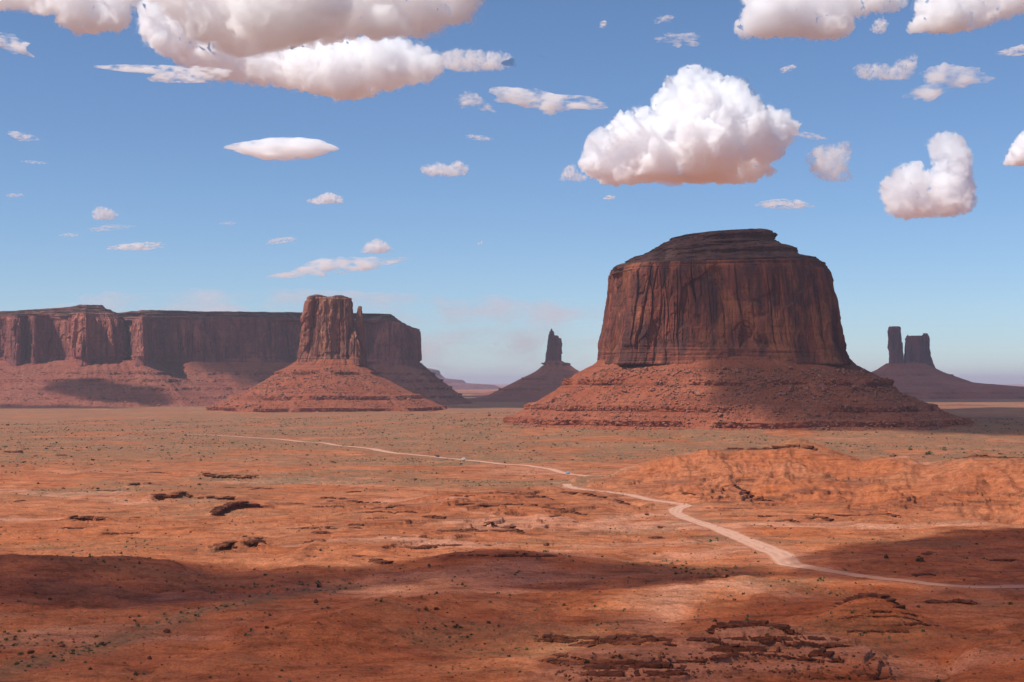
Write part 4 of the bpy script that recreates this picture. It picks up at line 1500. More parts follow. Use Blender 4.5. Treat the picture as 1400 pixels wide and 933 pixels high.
def lone_rock(px, py, size, label, dark=True, k=0, cat='boulder', group=None, rmin=250):
    p = ground_at(px, py, rmin)
    o = bpy.data.objects.new('boulder', (ROCKS_D if dark else ROCKS)[k % 4])
    o.location = p + Vector((0, 0, 0.2 * size))
    o.scale = (size, size, size * 0.95)
    o.rotation_euler = (0.1 * k, 0.2, k * 1.3)
    COL.objects.link(o)
    tag(o, label, cat, group)
    return o


lone_rock(669, 569, 9, 'lone round boulder on the saddle between the mitten butte and the largest butte', False, 1, rmin=1500)
lone_rock(747, 746.5, 3.0, 'dark boulder standing alone on the sunlit slope above the central shadow', True, 2)
lone_rock(582, 834, 2.3, 'left dark rock of a small cluster in the shaded foreground', True, 1)
lone_rock(596, 834.5, 1.9, 'right dark rock of a small cluster in the shaded foreground', True, 3)
lone_rock(571, 835.5, 1.8, 'pale reddish rock beside the dark cluster in the shaded foreground', False, 2)
lone_rock(884, 705, 2.6, 'small dark boulder on the pale ground left of the road bend', True, 0)
lone_rock(432, 824, 2.6, 'dark boulder on the shaded dune left of centre', True, 1)
lone_rock(228, 866, 2.4, 'dark boulder in the dry wash at lower left', True, 2)
lone_rock(42, 894, 2.2, 'dark boulder near the lower left corner', True, 3)
lone_rock(85, 885, 2.0, 'flat dark boulder right of the lower left corner', True, 0)
lone_rock(205, 902, 1.9, 'dark boulder among shrubs at the bottom left', True, 1)
lone_rock(10, 582, 7.0, 'pale bright rock slab far off at the left edge of the plain', False, 3, rmin=1500)
sp_ = list(RUBBLE)
for _ in range(2200):
    px, py = rnd.uniform(0, 1400), rnd.uniform(650, 930)
    p = ground_at(px, py, 240)
    sz = (0.25 + 0.8 * rnd.random() ** 3) * (1 if p.length < 600 else 1.5)
    sp_.append((p.x, p.y, p.z + 0.1, sz, rnd.random() * 6.28, rnd.randrange(4)))
for q in range(240):
    px, py = rnd.uniform(760, 1230), rnd.uniform(893, 931)
    p = ground_at(px, py, 300)
    sp_.append((p.x, p.y, p.z + 0.1, rnd.uniform(0.5, 1.4), rnd.random() * 6.28, rnd.randrange(4)))
merged('loose_rocks', ROCKS_D, sp_, M['boulder_dark'], 'small dark stones scattered over the red sand', 'stones')

# ================================================================== SHRUBS
def shrub_mesh(seed, n=70, hgt=0.55, leaf=0.13):
    r = random.Random(seed)
    V, F = [], []
    lobes = [(r.uniform(-.25, .25), r.uniform(-.25, .25), r.uniform(0.6, 1.0)) for _ in range(4)]
    for _ in range(n):
        lx, ly, ls = r.choice(lobes)
        d = Vector((r.gauss(0, 1), r.gauss(0, 1), abs(r.gauss(0, 1)))).normalized() * (0.22 + 0.14 * r.random()) * ls
        c = Vector((lx + d.x, ly + d.y, 0.04 + d.z * hgt / 0.36))
        a = Vector((r.gauss(0, 1), r.gauss(0, 1), r.gauss(0, 1))).normalized()
        b = a.cross(Vector((r.gauss(0, 1), r.gauss(0, 1), r.gauss(0, 1)))).normalized()
        s = leaf * r.uniform(0.6, 1.3)
        i = len(V)
        V += [c + a * s, c + b * s * 0.6, c - a * s, c - b * s * 0.6]
        F.append((i, i + 1, i + 2, i + 3))
    return mesh_np('desert_shrub', np.array([tuple(v) for v in V]), np.array(F), smooth=False)


M['shrub_green'] = plain_mat('green_shrub_leaves', (0.115, 0.10, 0.04), (0.18, 0.15, 0.055), 1.5)
M['shrub_grey'] = plain_mat('grey_shrub_leaves', (0.19, 0.165, 0.105), (0.26, 0.22, 0.14), 1.5)
M['shrub_dark'] = plain_mat('dark_shrub_leaves', (0.06, 0.048, 0.026), (0.12, 0.085, 0.045), 1.5)
M['shrub_dry'] = plain_mat('dry_grass', (0.36, 0.26, 0.12), (0.28, 0.20, 0.09), 1.5)
KINDS = [('green', 'small green leafy shrub on the red sand of the near ground', 'small green shrubs of the near ground'),
         ('grey', 'small grey-green dry shrub on the red sand of the near ground', 'small grey shrubs of the near ground'),
         ('dark', 'small dark twiggy shrub on the red sand of the near ground', 'small dark shrubs of the near ground'),
         ('dry', 'small straw-coloured grass tuft on the red sand of the near ground', 'small dry grass tufts of the near ground')]
SH = {}
for k, (c, lab, grp) in enumerate(KINDS):
    SH[c] = []
    for q in range(4):
        m_ = shrub_mesh(700 + 10 * k + q, 80, 0.5 if c != 'dry' else 0.4)
        m_.materials.append(M['shrub_' + c])
        SH[c].append(m_)
# candidate places: uniform over the ground, thinned by the cover
cand = []
rs = np.random.RandomState(77)
nC = 60000
thc = rs.uniform(-0.40, 0.40, nC)
rcn = np.sqrt(rs.uniform(325 ** 2, 1000 ** 2, nC))
xc, yc = rcn * np.sin(thc), rcn * np.cos(thc)
ic = np.clip(np.searchsorted(r1, rcn), 0, len(r1) - 1)
jc = np.clip(np.searchsorted(th1, thc), 0, len(th1) - 1)
pv = 0.03 + 0.30 * np.clip(VEG[ic, jc], 0, 1) ** 1.2
clus = fbm2(xc / 35, yc / 35, 3, 81)
pv *= np.clip(0.35 + 1.6 * clus, 0.02, 2)
pv *= 1 - 0.9 * np.clip(hillmask[ic, jc], 0, 1)
pv = np.where(rd_best[ic, jc] < rd_w[ic, jc] * 0.5 + 1.5, 0, pv)
pv = np.where(rcn < 600, pv * 4.5, pv)
keep = rs.uniform(0, 1, nC) < pv
xc, yc, rcn = xc[keep], yc[keep], rcn[keep]
zc_ = hsample(xc, yc)
order = np.argsort(rcn)
xc, yc, zc_, rcn = xc[order], yc[order], zc_[order], rcn[order]
kind_w = ['green'] * 38 + ['grey'] * 27 + ['dark'] * 22 + ['dry'] * 13
n_ind = 0
rest = {c: [] for c in SH}
for i in range(len(xc)):
    c = kind_w[rs.randint(100)]
    sc = 0.35 + 1.3 * rs.rand() ** 2.6 + (0.7 if rs.rand() < 0.05 else 0)
    # visible inside the picture?
    vis = abs(math.atan2(xc[i], yc[i])) < 0.345
    if n_ind < 280 and vis:
        k = [q[0] for q in KINDS].index(c)
        o = bpy.data.objects.new('desert_shrub' if c != 'dry' else 'grass_tuft', SH[c][rs.randint(4)])
        o.location = (xc[i], yc[i], zc_[i] - 0.03)
        o.scale = (sc, sc, sc * rs.uniform(0.7, 1.0))
        o.rotation_euler = (0, 0, rs.rand() * 6.28)
        COL.objects.link(o)
        tag(o, KINDS[k][1], 'shrub' if c != 'dry' else 'grass tuft', KINDS[k][2])
        n_ind += 1
    else:
        rest[c].append((xc[i], yc[i], zc_[i], sc, rs.rand() * 6.28, rs.randint(4)))
print('near shrubs', len(xc), 'individual', n_ind)
small = [shrub_mesh(760 + q, 14, 0.5, 0.30) for q in range(4)]
for c, lab in (('green', 'green'), ('grey', 'grey-green'), ('dark', 'dark'), ('dry', 'straw-coloured')):
    if rest[c]:
        merged('scrub_cover', small, rest[c], M['shrub_' + c], lab + ' scattered scrub covering the middle ground', 'scrub')
# farther scrub of the plain
nC = 80000
thc = rs.uniform(-0.40, 0.40, nC)
rcn = np.sqrt(rs.uniform(980 ** 2, 2700 ** 2, nC))
xc, yc = rcn * np.sin(thc), rcn * np.cos(thc)
ic = np.clip(np.searchsorted(r1, rcn), 0, len(r1) - 1)
jc = np.clip(np.searchsorted(th1, thc), 0, len(th1) - 1)
pv = 0.04 + 0.6 * np.clip(VEG[ic, jc], 0, 1)
pv *= 1 - 0.95 * np.clip(hillmask[ic, jc], 0, 1)
pv = np.where(rd_best[ic, jc] < rd_w[ic, jc] * 0.5 + 2, 0, pv)
keep = rs.uniform(0, 1, nC) < pv * np.clip(0.5 + 1.3 * fbm2(xc / 120, yc / 120, 3, 83), 0.05, 1.5)
xc, yc = xc[keep], yc[keep]
zc_ = hsample(xc, yc)
far = {'green': [], 'grey': [], 'dark': []}
for i in range(len(xc)):
    c = ('green', 'grey', 'grey', 'dark')[rs.randint(4)]
    sc = 0.6 + 0.9 * rs.rand() if c != 'dark' else 0.8 + 2.4 * rs.rand() ** 3
    far[c].append((xc[i], yc[i], zc_[i], sc, rs.rand() * 6.28, rs.randint(4)))
tiny = [shrub_mesh(790 + q, 8, 0.5, 0.36) for q in range(4)]
for c, lab in (('green', 'green'), ('grey', 'grey-green'), ('dark', 'dark')):
    merged('sagebrush_cover', tiny, far[c], M['shrub_' + c], lab + ' sagebrush dotted over the far plain', 'sagebrush')


def lone_shrub(px, py, size, c, label, rmin=250, tall=1.0, q=0):
    p = ground_at(px, py, rmin)
    root = bpy.data.objects.new('desert_bush', SH[c][q])
    root.location = p - Vector((0, 0, 0.05))
    root.scale = (size, size, size * tall)
    root.rotation_euler = (0, 0, px)
    COL.objects.link(root)
    tag(root, label, 'bush')


lone_shrub(803, 910, 2.3, 'dark', 'dark rounded bush standing alone above the lowest near rock ledge', q=0, tall=1.2)
lone_shrub(1213, 764, 2.8, 'dark', 'dark bush beside the shaded stretch of road, left of two', q=1)
lone_shrub(1258, 768, 4.2, 'dark', 'wide dark bush beside the shaded road, right of two', q=2, tall=0.8)
lone_shrub(1382, 827, 2.0, 'green', 'round green bush near the right edge below the road', q=3)
lone_shrub(1272, 622, 9.0, 'green', 'large green bush on the flat seen through the dip of the right ridge', 1200, q=1)
lone_shrub(1246, 616, 6.0, 'green', 'green bush left of the large one beyond the right ridge', 1200, q=2)
lone_shrub(1293, 616, 6.5, 'green', 'green bush right of the large one beyond the right ridge', 1200, q=3)

# ================================================================== VEHICLES
def box_bm(bm, cx, cyy, cz, sx, sy, sz, taper=1.0, bevel=0.0):
    g = bmesh.ops.create_cube(bm, size=1.0)
    for v in g['verts']:
        k = taper if v.co.z > 0 else 1.0
        v.co = Vector((v.co.x * sx * k + cx, v.co.y * sy * (0.5 + 0.5 * k) + cyy, v.co.z * sz + cz))
    if bevel:
        es = list({e for v in g['verts'] for e in v.link_edges})
        bmesh.ops.bevel(bm, geom=es, offset=bevel, segments=2, affect='EDGES')


def bm_obj(name, bm, mat, parent):
    me = bpy.data.meshes.new(name)
    bm.to_mesh(me)
    bm.free()
    o = bpy.data.objects.new(name, me)
    me.materials.append(mat)
    COL.objects.link(o)
    if parent:
        o.parent = parent
    return o


def car(px, py, paint, label, dirv, van=False):
    p = ground_at(px, py, 900)
    i = int(np.argmin(np.hypot(roadQ[:, 0] - p.x, roadQ[:, 1] - p.y)))
    x, y = roadQ[i, 0], roadQ[i, 1]
    z = hsample(np.array([x]), np.array([y]))[0] + 0.24
    root = empty('parked_car' if False else 'travelling_car', (x, y, z))
    root.rotation_euler = (0, 0, math.atan2(roadQ[min(i + 2, len(roadQ) - 1), 1] - roadQ[i - 2, 1], roadQ[min(i + 2, len(roadQ) - 1), 0] - roadQ[i - 2, 0]))
    tag(root, label, 'car', 'vehicles on the dirt road')
    pm = plain_mat('car_paint', paint, tuple(c * 0.9 for c in paint), 1.0, 0.3, 0.5)
    gm = plain_mat('car_glass', (0.02, 0.025, 0.03), (0.03, 0.035, 0.04), 1.0, 0.1, 0.6)
    tm_ = plain_mat('car_tyre', (0.02, 0.02, 0.02), (0.035, 0.03, 0.03), 1.0)
    L, W = 4.9, 1.95
    bm = bmesh.new()
    box_bm(bm, 0, 0, 0.80, L, W, 0.75, 1.0, 0.14)
    box_bm(bm, -0.35, 0, 1.52, 3.0 if not van else 3.9, W * 0.92, 0.75, 0.84, 0.1)
    bm_obj('body', bm, pm, root)
    for sx in (-1, 1):
        bm = bmesh.new()
        box_bm(bm, -0.35, sx * W * 0.445, 1.50, 2.6 if not van else 3.4, 0.08, 0.42, 0.88)
        bm_obj('side_window', bm, gm, root)
    bm = bmesh.new()
    box_bm(bm, 1.12 if not van else 1.5, 0, 1.48, 0.12, W * 0.78, 0.45)
    bm_obj('windscreen', bm, gm, root)
    for sx in (-1.5, 1.5):
        for sy in (-1, 1):
            bm = bmesh.new()
            bmesh.ops.create_cone(bm, cap_ends=True, segments=18, radius1=0.40, radius2=0.40, depth=0.26, matrix=Matrix.Translation((sx, sy * W * 0.47, 0.40)) @ Matrix.Rotation(math.pi / 2, 4, 'X'))
            bm_obj('wheel', bm, tm_, root)
    return root


car(783, 648.5, (0.30, 0.40, 0.46), 'pale blue-grey car on the dirt road, nearest to the red ridge', 1)
car(633, 629.4, (0.75, 0.72, 0.68), 'small white car in the middle of the three on the dirt road', 1, True)
car(595, 625.6, (0.05, 0.05, 0.06), 'dark car farthest along the dirt road, leftmost of the three', 1)

# ================================================================== HAZE
def haze():
    bm = bmesh.new()
    bmesh.ops.create_cube(bm, size=1.0)
    S = 76000.0 * 2
    for v in bm.verts:
        v.co = Vector((v.co.x * S, v.co.y * S, -30.0 if v.co.z < 0 else 335.0))
    me = bpy.data.meshes.new('haze')
    bm.to_mesh(me)
    bm.free()
    o = link('haze', me, volume_mat('haze_air', HAZE_COLOR, HAZE_DENSITY, 0.2))
    tag(o, 'thin pale desert haze over the whole valley', 'haze', None, 'stuff')


haze()

# ================================================================== CLOUDS
ALT = 1700.0


def poly_dist(P, q):
    """distance of points q (n,2) to the outline P, and whether inside"""
    A, B = P, np.roll(P, -1, axis=0)
    d = np.full(len(q), 1e9)
    inside = np.zeros(len(q), bool)
    for a, b in zip(A, B):
        ab = b - a
        t = np.clip(((q - a) @ ab) / (ab @ ab + 1e-9), 0, 1)
        d = np.minimum(d, np.hypot(*(q - (a + t[:, None] * ab)).T))
        c = ((a[1] > q[:, 1]) != (b[1] > q[:, 1]))
        xx = (b[0] - a[0]) * (q[:, 1] - a[1]) / (b[1] - a[1] + 1e-12) + a[0]
        inside ^= c & (q[:, 0] < xx)
    return d, inside


_cm = {}


def cloud_mat(density, size=0.0, rough=0.0, flat=1.0, tint=1.0, wide=0.22, aniso=0.3, pass_=None):
    """water vapour; size > 0 lets the density break up into billows and shreds of that size (metres)"""
    k = (float('%.3g' % density), float('%.3g' % size), rough, flat, tint, wide, aniso, pass_)
    if k in _cm:
        return _cm[k]
    m = volume_mat('cloud_vapour', (tint, tint * 0.999, tint, 1), density, aniso)
    if pass_:  # brown filter colour, put into shading clouds to warm the light they pass
        [q for q in m.node_tree.nodes if q.type == 'PRINCIPLED_VOLUME'][0].inputs['Absorption Color'].default_value = (*pass_, 1)
    if size > 0:
        n, l = m.node_tree.nodes, m.node_tree.links
        v = [q for q in n if q.type == 'PRINCIPLED_VOLUME'][0]
        g = n.new('ShaderNodeNewGeometry')
        mp = n.new('ShaderNodeMapping')
        mp.inputs['Scale'].default_value = (1.0 / size, 1.0 / size, flat / size)
        l.new(g.outputs['Position'], mp.inputs['Vector'])
        nz = n.new('ShaderNodeTexNoise')
        nz.inputs['Scale'].default_value = 1.0
        nz.inputs['Detail'].default_value = 5
        nz.inputs['Roughness'].default_value = 0.62
        l.new(mp.outputs[0], nz.inputs['Vector'])
        r = n.new('ShaderNodeMapRange')
        r.interpolation_type = 'SMOOTHSTEP'
        r.inputs['From Min'].default_value = 0.5 - rough
        r.inputs['From Max'].default_value = 0.5 + wide - 0.5 * rough
        r.inputs['To Min'].default_value = 0.0
        r.inputs['To Max'].default_value = density * 1.6
        l.new(nz.outputs[0], r.inputs['Value'])
        l.new(r.outputs[0], v.inputs['Density'])
        m.cycles.volume_step_rate = 0.22
    _cm[k] = m
    return m


def puff_cloud(outline, label, tau=24.0, dist=None, vox=110, depth=0.9, bill=0.075, seed=0, rmax=None, scale=0.5, off=(0, 0), nmax=260, fringe=0.045):
    P = np.array(outline, float) * scale + np.array(off)
    ybot = min(P[:, 1].max(), 500)
    D = dist or (ALT - CAMZ) / ((HOR - ybot) / FPX)
    r = np.random.RandomState(seed)
    lo, hi = P.min(0), P.max(0)
    q = lo + (hi - lo) * r.rand(9000, 2)
    d, ins = poly_dist(P, q)
    q, d = q[ins], d[ins]
    size = np.sqrt(len(q) / 9000 * np.prod(hi - lo))
    rm = rmax or size * 0.30
    rad = np.minimum(d, rm * (0.45 + 0.55 * r.rand(len(d))))
    order = np.argsort(-rad)
    sel = []
    cov = np.zeros(len(q), bool)
    for i in order:
        if rad[i] < size * 0.018:
            break
        if cov[i]:
            continue
        sel.append(i)
        cov |= np.hypot(*(q - q[i]).T) < rad[i] * 0.62
        if len(sel) >= nmax:
            break
    u = D / FPX
    bm = bmesh.new()
    for i in sel:
        R_ = min(d[i], rad[i] * 1.35) * u * 1.01
        dd = (d[i] / (d.max() + 1e-6)) ** 0.5 * size * u * depth * r.uniform(-0.5, 0.5)
        c = at(q[i, 0], q[i, 1], D + dd)
        mt = Matrix.Translation(c) @ Matrix.Scale(R_, 4)
        bmesh.ops.create_icosphere(bm, subdivisions=2, radius=1.0, matrix=mt)
    me = bpy.data.meshes.new('cloud')
    bm.to_mesh(me)
    bm.free()
    o = bpy.data.objects.new('cloud', me)
    COL.objects.link(o)
    md = o.modifiers.new('r', 'REMESH')
    md.mode = 'VOXEL'
    W = (hi - lo).max() * u
    md.voxel_size = W / vox
    dg = bpy.context.evaluated_depsgraph_get()
    ev = o.evaluated_get(dg)
    me2 = bpy.data.meshes.new_from_object(ev)
    o.modifiers.clear()
    me2.name = 'cloud'
    o.data = me2
    n = len(me2.vertices)
    co = np.zeros(n * 3, np.float32)
    me2.vertices.foreach_get('co', co)
    co = co.reshape(-1, 3)
    nm = np.zeros(n * 3, np.float32)
    me2.vertices.foreach_get('normal', nm)
    nm = nm.reshape(-1, 3)
    k = size * u
    s1, s2, s3 = k * 0.24, k * 0.095, k * 0.045
    b = 0
    for q_, (fr, am) in enumerate(((0.30, 1.0), (0.14, 0.75), (0.07, 0.55), (0.034, 0.42))):
        b = b + am * (0.27 - np.abs(pn3(*(co / (k * fr)).T, seed + q_)))
    low = at(lo[0], ybot, D).z
    bot = sstep(0.0, 0.16, (co[:, 2] - low) / ((hi - lo)[1] * u))          # flat, calm base
    co = co + nm * (b * k * bill * 1.6 * (0.35 + 0.65 * bot))[:, None]
    me2.vertices.foreach_set('co', co.ravel())
    me2.update()
    me2.materials.clear()
    me2.materials.append(cloud_mat(tau / max(k, 1), k * (0.16 if tau > 9 else 0.24), 0.32 if tau > 9 else 0.085, 1.0, 1.0, 0.28))
    tag(o, label, 'cloud')
    # thin torn vapour round the dense heart
    grow = fringe * k * (0.55 + 1.5 * np.clip(fbm3(*(co / (k * 0.22)).T, 3, seed + 8), -0.3, 1))
    me3 = me2.copy()
    me3.name = 'vapour_fringe'
    me3.vertices.foreach_set('co', (co + nm * (grow * (0.15 + 0.85 * bot))[:, None]).astype(np.float32).ravel())
    me3.update()
    me3.materials.clear()
    me3.materials.append(cloud_mat(0.16 * min(tau, 16) / max(k, 1), k * 0.10, 0.03, 1.0, 1.0, 0.2))
    link('vapour_fringe', me3, None, o)
    return o


def wisp_cloud(outline, label, tau=1.6, thick=0.5, seed=0, scale=0.5, off=(0, 0), dist=None, jag=0.12, stretch=4.0, nU=150, nR=22, streak=0.8):
    """thin drifting cloud: a lens of vapour whose thickness breaks up into streaks"""
    P = np.array(outline, float) * scale + np.array(off)
    for _ in range(3):
        Q = np.roll(P, -1, axis=0)
        P = np.stack([P * 0.75 + Q * 0.25, P * 0.25 + Q * 0.75], 1).reshape(-1, 2)
    Q = np.concatenate([P, P[:1]])
    s = np.concatenate([[0], np.cumsum(np.hypot(*np.diff(Q, axis=0).T))])
    uu = np.linspace(0, s[-1], nU, endpoint=False)
    P = np.stack([np.interp(uu, s, Q[:, k]) for k in (0, 1)], 1)
    c = P.mean(0)
    ybot = min(P[:, 1].max(), 480)
    D = dist or (ALT - CAMZ) / ((HOR - ybot) / FPX)
    hgt = P[:, 1].max() - P[:, 1].min()
    wid = P[:, 0].max() - P[:, 0].min()
    lf = hgt * 0.5
    jn = fbm2(P[:, 0] / (lf * 1.2), P[:, 1] / (lf * 0.7), 4, seed)
    P = c + (P - c) * (1 + jag * 2.2 * jn)[:, None]
    rad = np.sin(np.linspace(np.pi / 2, 0.02, nR))          # 1 .. ~0
    rings = []
    th = []
    for q in rad:
        A = c + (P - c) * q
        t = math.sqrt(max(0, 1 - q * q))
        nz = fbm2(A[:, 0] / (lf * stretch * 0.5), A[:, 1] / (lf * 0.5), 4, seed + 1)
        th.append(np.clip(t * (1 + streak * 1.7 * nz), 0.04 * t, 2.5))
        rings.append(A)
    T = thick * math.sqrt(hgt * wid) * 0.5 * D / FPX
    V = []
    for side in (-1, 1):
        for k in range(nR):
            if side == 1 and k == 0:
                continue
            for j in range(nU):
                A = rings[k][j]
                V.append(tuple(at(A[0], A[1], D + side * th[k][j] * T)))
    V.append(tuple(at(c[0], c[1], D - T * float(np.mean(th[-1])))))
    V.append(tuple(at(c[0], c[1], D + T * float(np.mean(th[-1])))))
    F = []
    front = np.arange(nR * nU).reshape(nR, nU)
    back = np.concatenate([front[:1], nR * nU + np.arange((nR - 1) * nU).reshape(nR - 1, nU)])
    nf = np.roll(front, -1, 1)
    nb = np.roll(back, -1, 1)
    F.append(np.stack([front[:-1].ravel(), nf[:-1].ravel(), nf[1:].ravel(), front[1:].ravel()], 1))
    F.append(np.stack([back[:-1].ravel(), back[1:].ravel(), nb[1:].ravel(), nb[:-1].ravel()], 1))
    n0 = len(V) - 2
    T1 = np.stack([front[-1], nf[-1], np.full(nU, n0)], 1)
    T2 = np.stack([nb[-1], back[-1], np.full(nU, n0 + 1)], 1)
    me = mesh_np('cloud', np.array(V), F + [np.concatenate([T1, T2])])
    bm = bmesh.new()
    bm.from_mesh(me)
    bmesh.ops.recalc_face_normals(bm, faces=bm.faces)
    bm.to_mesh(me)
    bm.free()
    o = link('cloud', me, cloud_mat(tau / (2 * T), hgt * D / FPX * 0.6, 0.20 if streak < 0.5 else 0.09, 2.0, 1.0, 0.27))
    tag(o, label, 'cloud')
    return o


Z0 = dict(scale=0.5, off=(0, 0))
Z7 = dict(scale=0.5, off=(700, 0))
puff_cloud([(208, 450), (225, 410), (250, 375), (285, 365), (300, 338), (345, 318), (400, 318), (410, 290), (425, 245), (452, 212), (490, 206), (520, 213), (560, 233), (600, 243), (640, 240), (652, 290), (690, 308), (740, 316), (757, 350), (750, 385),
            (718, 402), (695, 430), (702, 465), (670, 492), (560, 497), (430, 492), (330, 497), (260, 497), (218, 478)],
           'largest bright cumulus cloud, heaped high above the largest butte', tau=24, vox=200, depth=1.0, bill=0.13, fringe=0.022, seed=1, nmax=220, **Z7)
puff_cloud([(1005, 510), (1040, 488), (1080, 463), (1110, 455), (1122, 475), (1160, 480), (1166, 440), (1143, 408), (1150, 382), (1190, 370), (1227, 380), (1224, 405), (1247, 430), (1242, 480), (1252, 520), (1265, 540), (1240, 572), (1200, 587), (1100, 592),
            (1035, 600), (1028, 550)], 'swan-shaped cumulus cloud above the twin towers at right', tau=10, vox=150, seed=2, bill=0.13, **Z7)
puff_cloud([(805, 440), (830, 405), (870, 400), (915, 391), (922, 420), (915, 460), (935, 492), (870, 497), (830, 480)], 'small ragged puff cloud right of the largest cumulus', tau=5, vox=110, seed=3, bill=0.135, **Z7)
puff_cloud([(610, 90), (640, 30), (640, -40), (1000, -40), (1085, 5), (1040, 22), (990, 32), (932, 42), (927, 80), (890, 107), (830, 102), (770, 94), (700, 102), (645, 95)], 'broad white cloud cut by the top edge right of centre', tau=10, depth=0.6, vox=150, seed=4, bill=0.090, **Z7)
puff_cloud([(1078, 92), (1105, 50), (1110, 10), (1180, -40), (1460, -40), (1460, 0), (1370, 40), (1290, 67), (1230, 82), (1190, 90), (1140, 87)], 'white cloud in the upper right corner', tau=10, depth=0.6, vox=150, seed=5, bill=0.090, **Z7)
puff_cloud([(1343, 452), (1368, 400), (1395, 362), (1460, 345), (1480, 450), (1400, 455)], 'bright cloud cut by the right edge above the twin towers', tau=12, vox=110, seed=6, **Z7)
puff_cloud([(932, 188), (950, 178), (1000, 177), (1040, 185), (1060, 165), (1107, 152), (1102, 190), (1087, 217), (1020, 220), (950, 212)], 'small fish-shaped cloud at upper right', tau=5, vox=90, seed=7, bill=0.120, **Z7)
wisp_cloud([(1068, 272), (1080, 245), (1115, 232), (1120, 205), (1160, 170), (1215, 158), (1235, 180), (1305, 195), (1292, 227), (1230, 237), (1170, 262), (1150, 277)], 'torn wispy cloud below the upper right corner', tau=3.7, seed=8, jag=0.2, stretch=2, **Z7)
puff_cloud([(127, 492), (150, 455), (170, 450), (182, 475), (207, 486), (190, 497)], 'tiny cloud left of the foot of the largest cumulus', tau=3.5, vox=80, seed=9, bill=0.135, **Z7)
puff_cloud([(980, 80), (995, 55), (1015, 48), (1028, 65), (1020, 88), (1000, 94)], 'tiny round puff between the two clouds at the upper right', tau=3.5, vox=80, seed=10, bill=0.150, **Z7)
wisp_cloud([(655, 560), (700, 545), (760, 542), (820, 556), (825, 568), (760, 573), (690, 570)], 'flat pinkish cloud sliver just above the top of the largest butte', tau=3.7, seed=11, jag=0.05, **Z7)
wisp_cloud([(1310, 150), (1350, 132), (1420, 115), (1420, 150), (1360, 155)], 'grey streak of cloud at the right edge', tau=3.1, seed=12, **Z7)
wisp_cloud([(725, 195), (745, 180), (780, 176), (775, 190), (740, 202)], 'tiny bright cloud dash above the largest cumulus', tau=3.4, seed=13, **Z7)
wisp_cloud([(745, 360), (800, 358), (865, 376), (850, 386), (790, 378)], 'thin tail trailing right from the largest cumulus', tau=1.7, seed=14, **Z7)
wisp_cloud([(-72, 240), (0, 238), (60, 242), (130, 260), (220, 260), (272, 290), (230, 302), (150, 300), (110, 320), (60, 297), (0, 285), (-60, 275)], 'long flat cloud left of the largest cumulus', tau=5.8, seed=15, jag=0.12, **Z7)
wisp_cloud([(-20, 160), (60, 146), (80, 158), (180, 150), (260, 138), (262, 155), (190, 182), (80, 192), (0, 186)], 'streak of cloud trailing from the top cloud towards the right', tau=4.1, seed=16, **Z7)
wisp_cloud([(380, 105), (440, 88), (520, 92), (515, 125), (430, 128)], 'faint wisps of cloud high at the top centre', tau=1.5, seed=17, jag=0.25, **Z7)
wisp_cloud([(385, 55), (410, 38), (450, 40), (440, 60), (400, 66)], 'faint upper wisp at the top centre', tau=1.5, seed=18, jag=0.2, **Z7)
wisp_cloud([(232, 70), (250, 50), (262, 60), (255, 80)], 'tiny faint cloud speck at the top centre', tau=2.4, seed=19, jag=0.2, **Z7)
wisp_cloud([(245, 545), (265, 530), (288, 538), (275, 550)], 'tiny cloud speck under the largest cumulus', tau=2.7, seed=20, jag=0.2, **Z7)
# left half
puff_cloud([(440, -120), (410, -20), (470, 40), (520, 95), (610, 140), (680, 152), (760, 132), (850, 108), (960, 98), (1100, 92), (1220, 72), (1290, 48), (1312, 0), (1310, -120)], 'huge cloud with a shaded pink underside at the top left', tau=13, vox=150, depth=1.1, bill=0.075, seed=21, dist=6300, rmax=90, **Z0)
puff_cloud([(385, 60), (395, 10), (430, -30), (520, -10), (600, 60), (700, 130), (900, 112), (1100, 112), (1190, 148), (1228, 205), (1130, 216), (1040, 242), (980, 275), (900, 268), (820, 242), (740, 222), (600, 212), (500, 175), (450, 140), (400, 100)],
           'bright white cloud below the pink-bottomed cloud at the top left', tau=16, vox=200, depth=0.9, bill=0.075, seed=22, **Z0)
wisp_cloud([(230, 182), (330, 176), (440, 178), (580, 180), (640, 200), (590, 228), (430, 228), (390, 213), (440, 205), (330, 197)], 'pointed cloud streak left of the bright white cloud', tau=5.4, seed=23, jag=0.06, **Z0)
puff_cloud([(-60, -50), (420, -50), (350, 40), (342, 75), (290, 82), (250, 92), (200, 87), (165, 62), (150, 32), (100, 42), (70, 17), (0, 22), (-60, 32)], 'lumpy white cloud along the top left corner', tau=10, vox=150, seed=24, bill=0.090, **Z0)
wisp_cloud([(-60, 80), (20, 88), (60, 110), (97, 120), (72, 132), (97, 156), (40, 152), (0, 127), (-60, 122)], 'slanting wisp of cloud at the left edge', tau=4.1, seed=25, jag=0.15, **Z0)
wisp_cloud([(590, 403), (680, 384), (760, 375), (860, 377), (942, 404), (890, 422), (830, 439), (720, 440), (650, 416)], 'smooth lens-shaped white cloud left of centre', tau=8, thick=0.6, seed=26, jag=0.04, streak=0.35, **Z0)
puff_cloud([(1190, 155), (1230, 138), (1300, 140), (1390, 148), (1405, 175), (1360, 192), (1250, 197), (1212, 180)], 'oblong white cloud at the right of the bright white cloud', tau=6.5, vox=90, seed=27, bill=0.105, **Z0)
puff_cloud([(1148, 457), (1200, 446), (1225, 455), (1250, 440), (1282, 455), (1272, 477), (1220, 484), (1163, 480)], 'small bright cloud in the middle of the picture', tau=6.5, vox=110, seed=28, bill=0.105, **Z0)
puff_cloud([(836, 550), (870, 538), (895, 526), (937, 540), (937, 555), (870, 560)], 'small bright cloud below the lens-shaped cloud', tau=6.5, vox=90, seed=29, bill=0.105, **Z0)
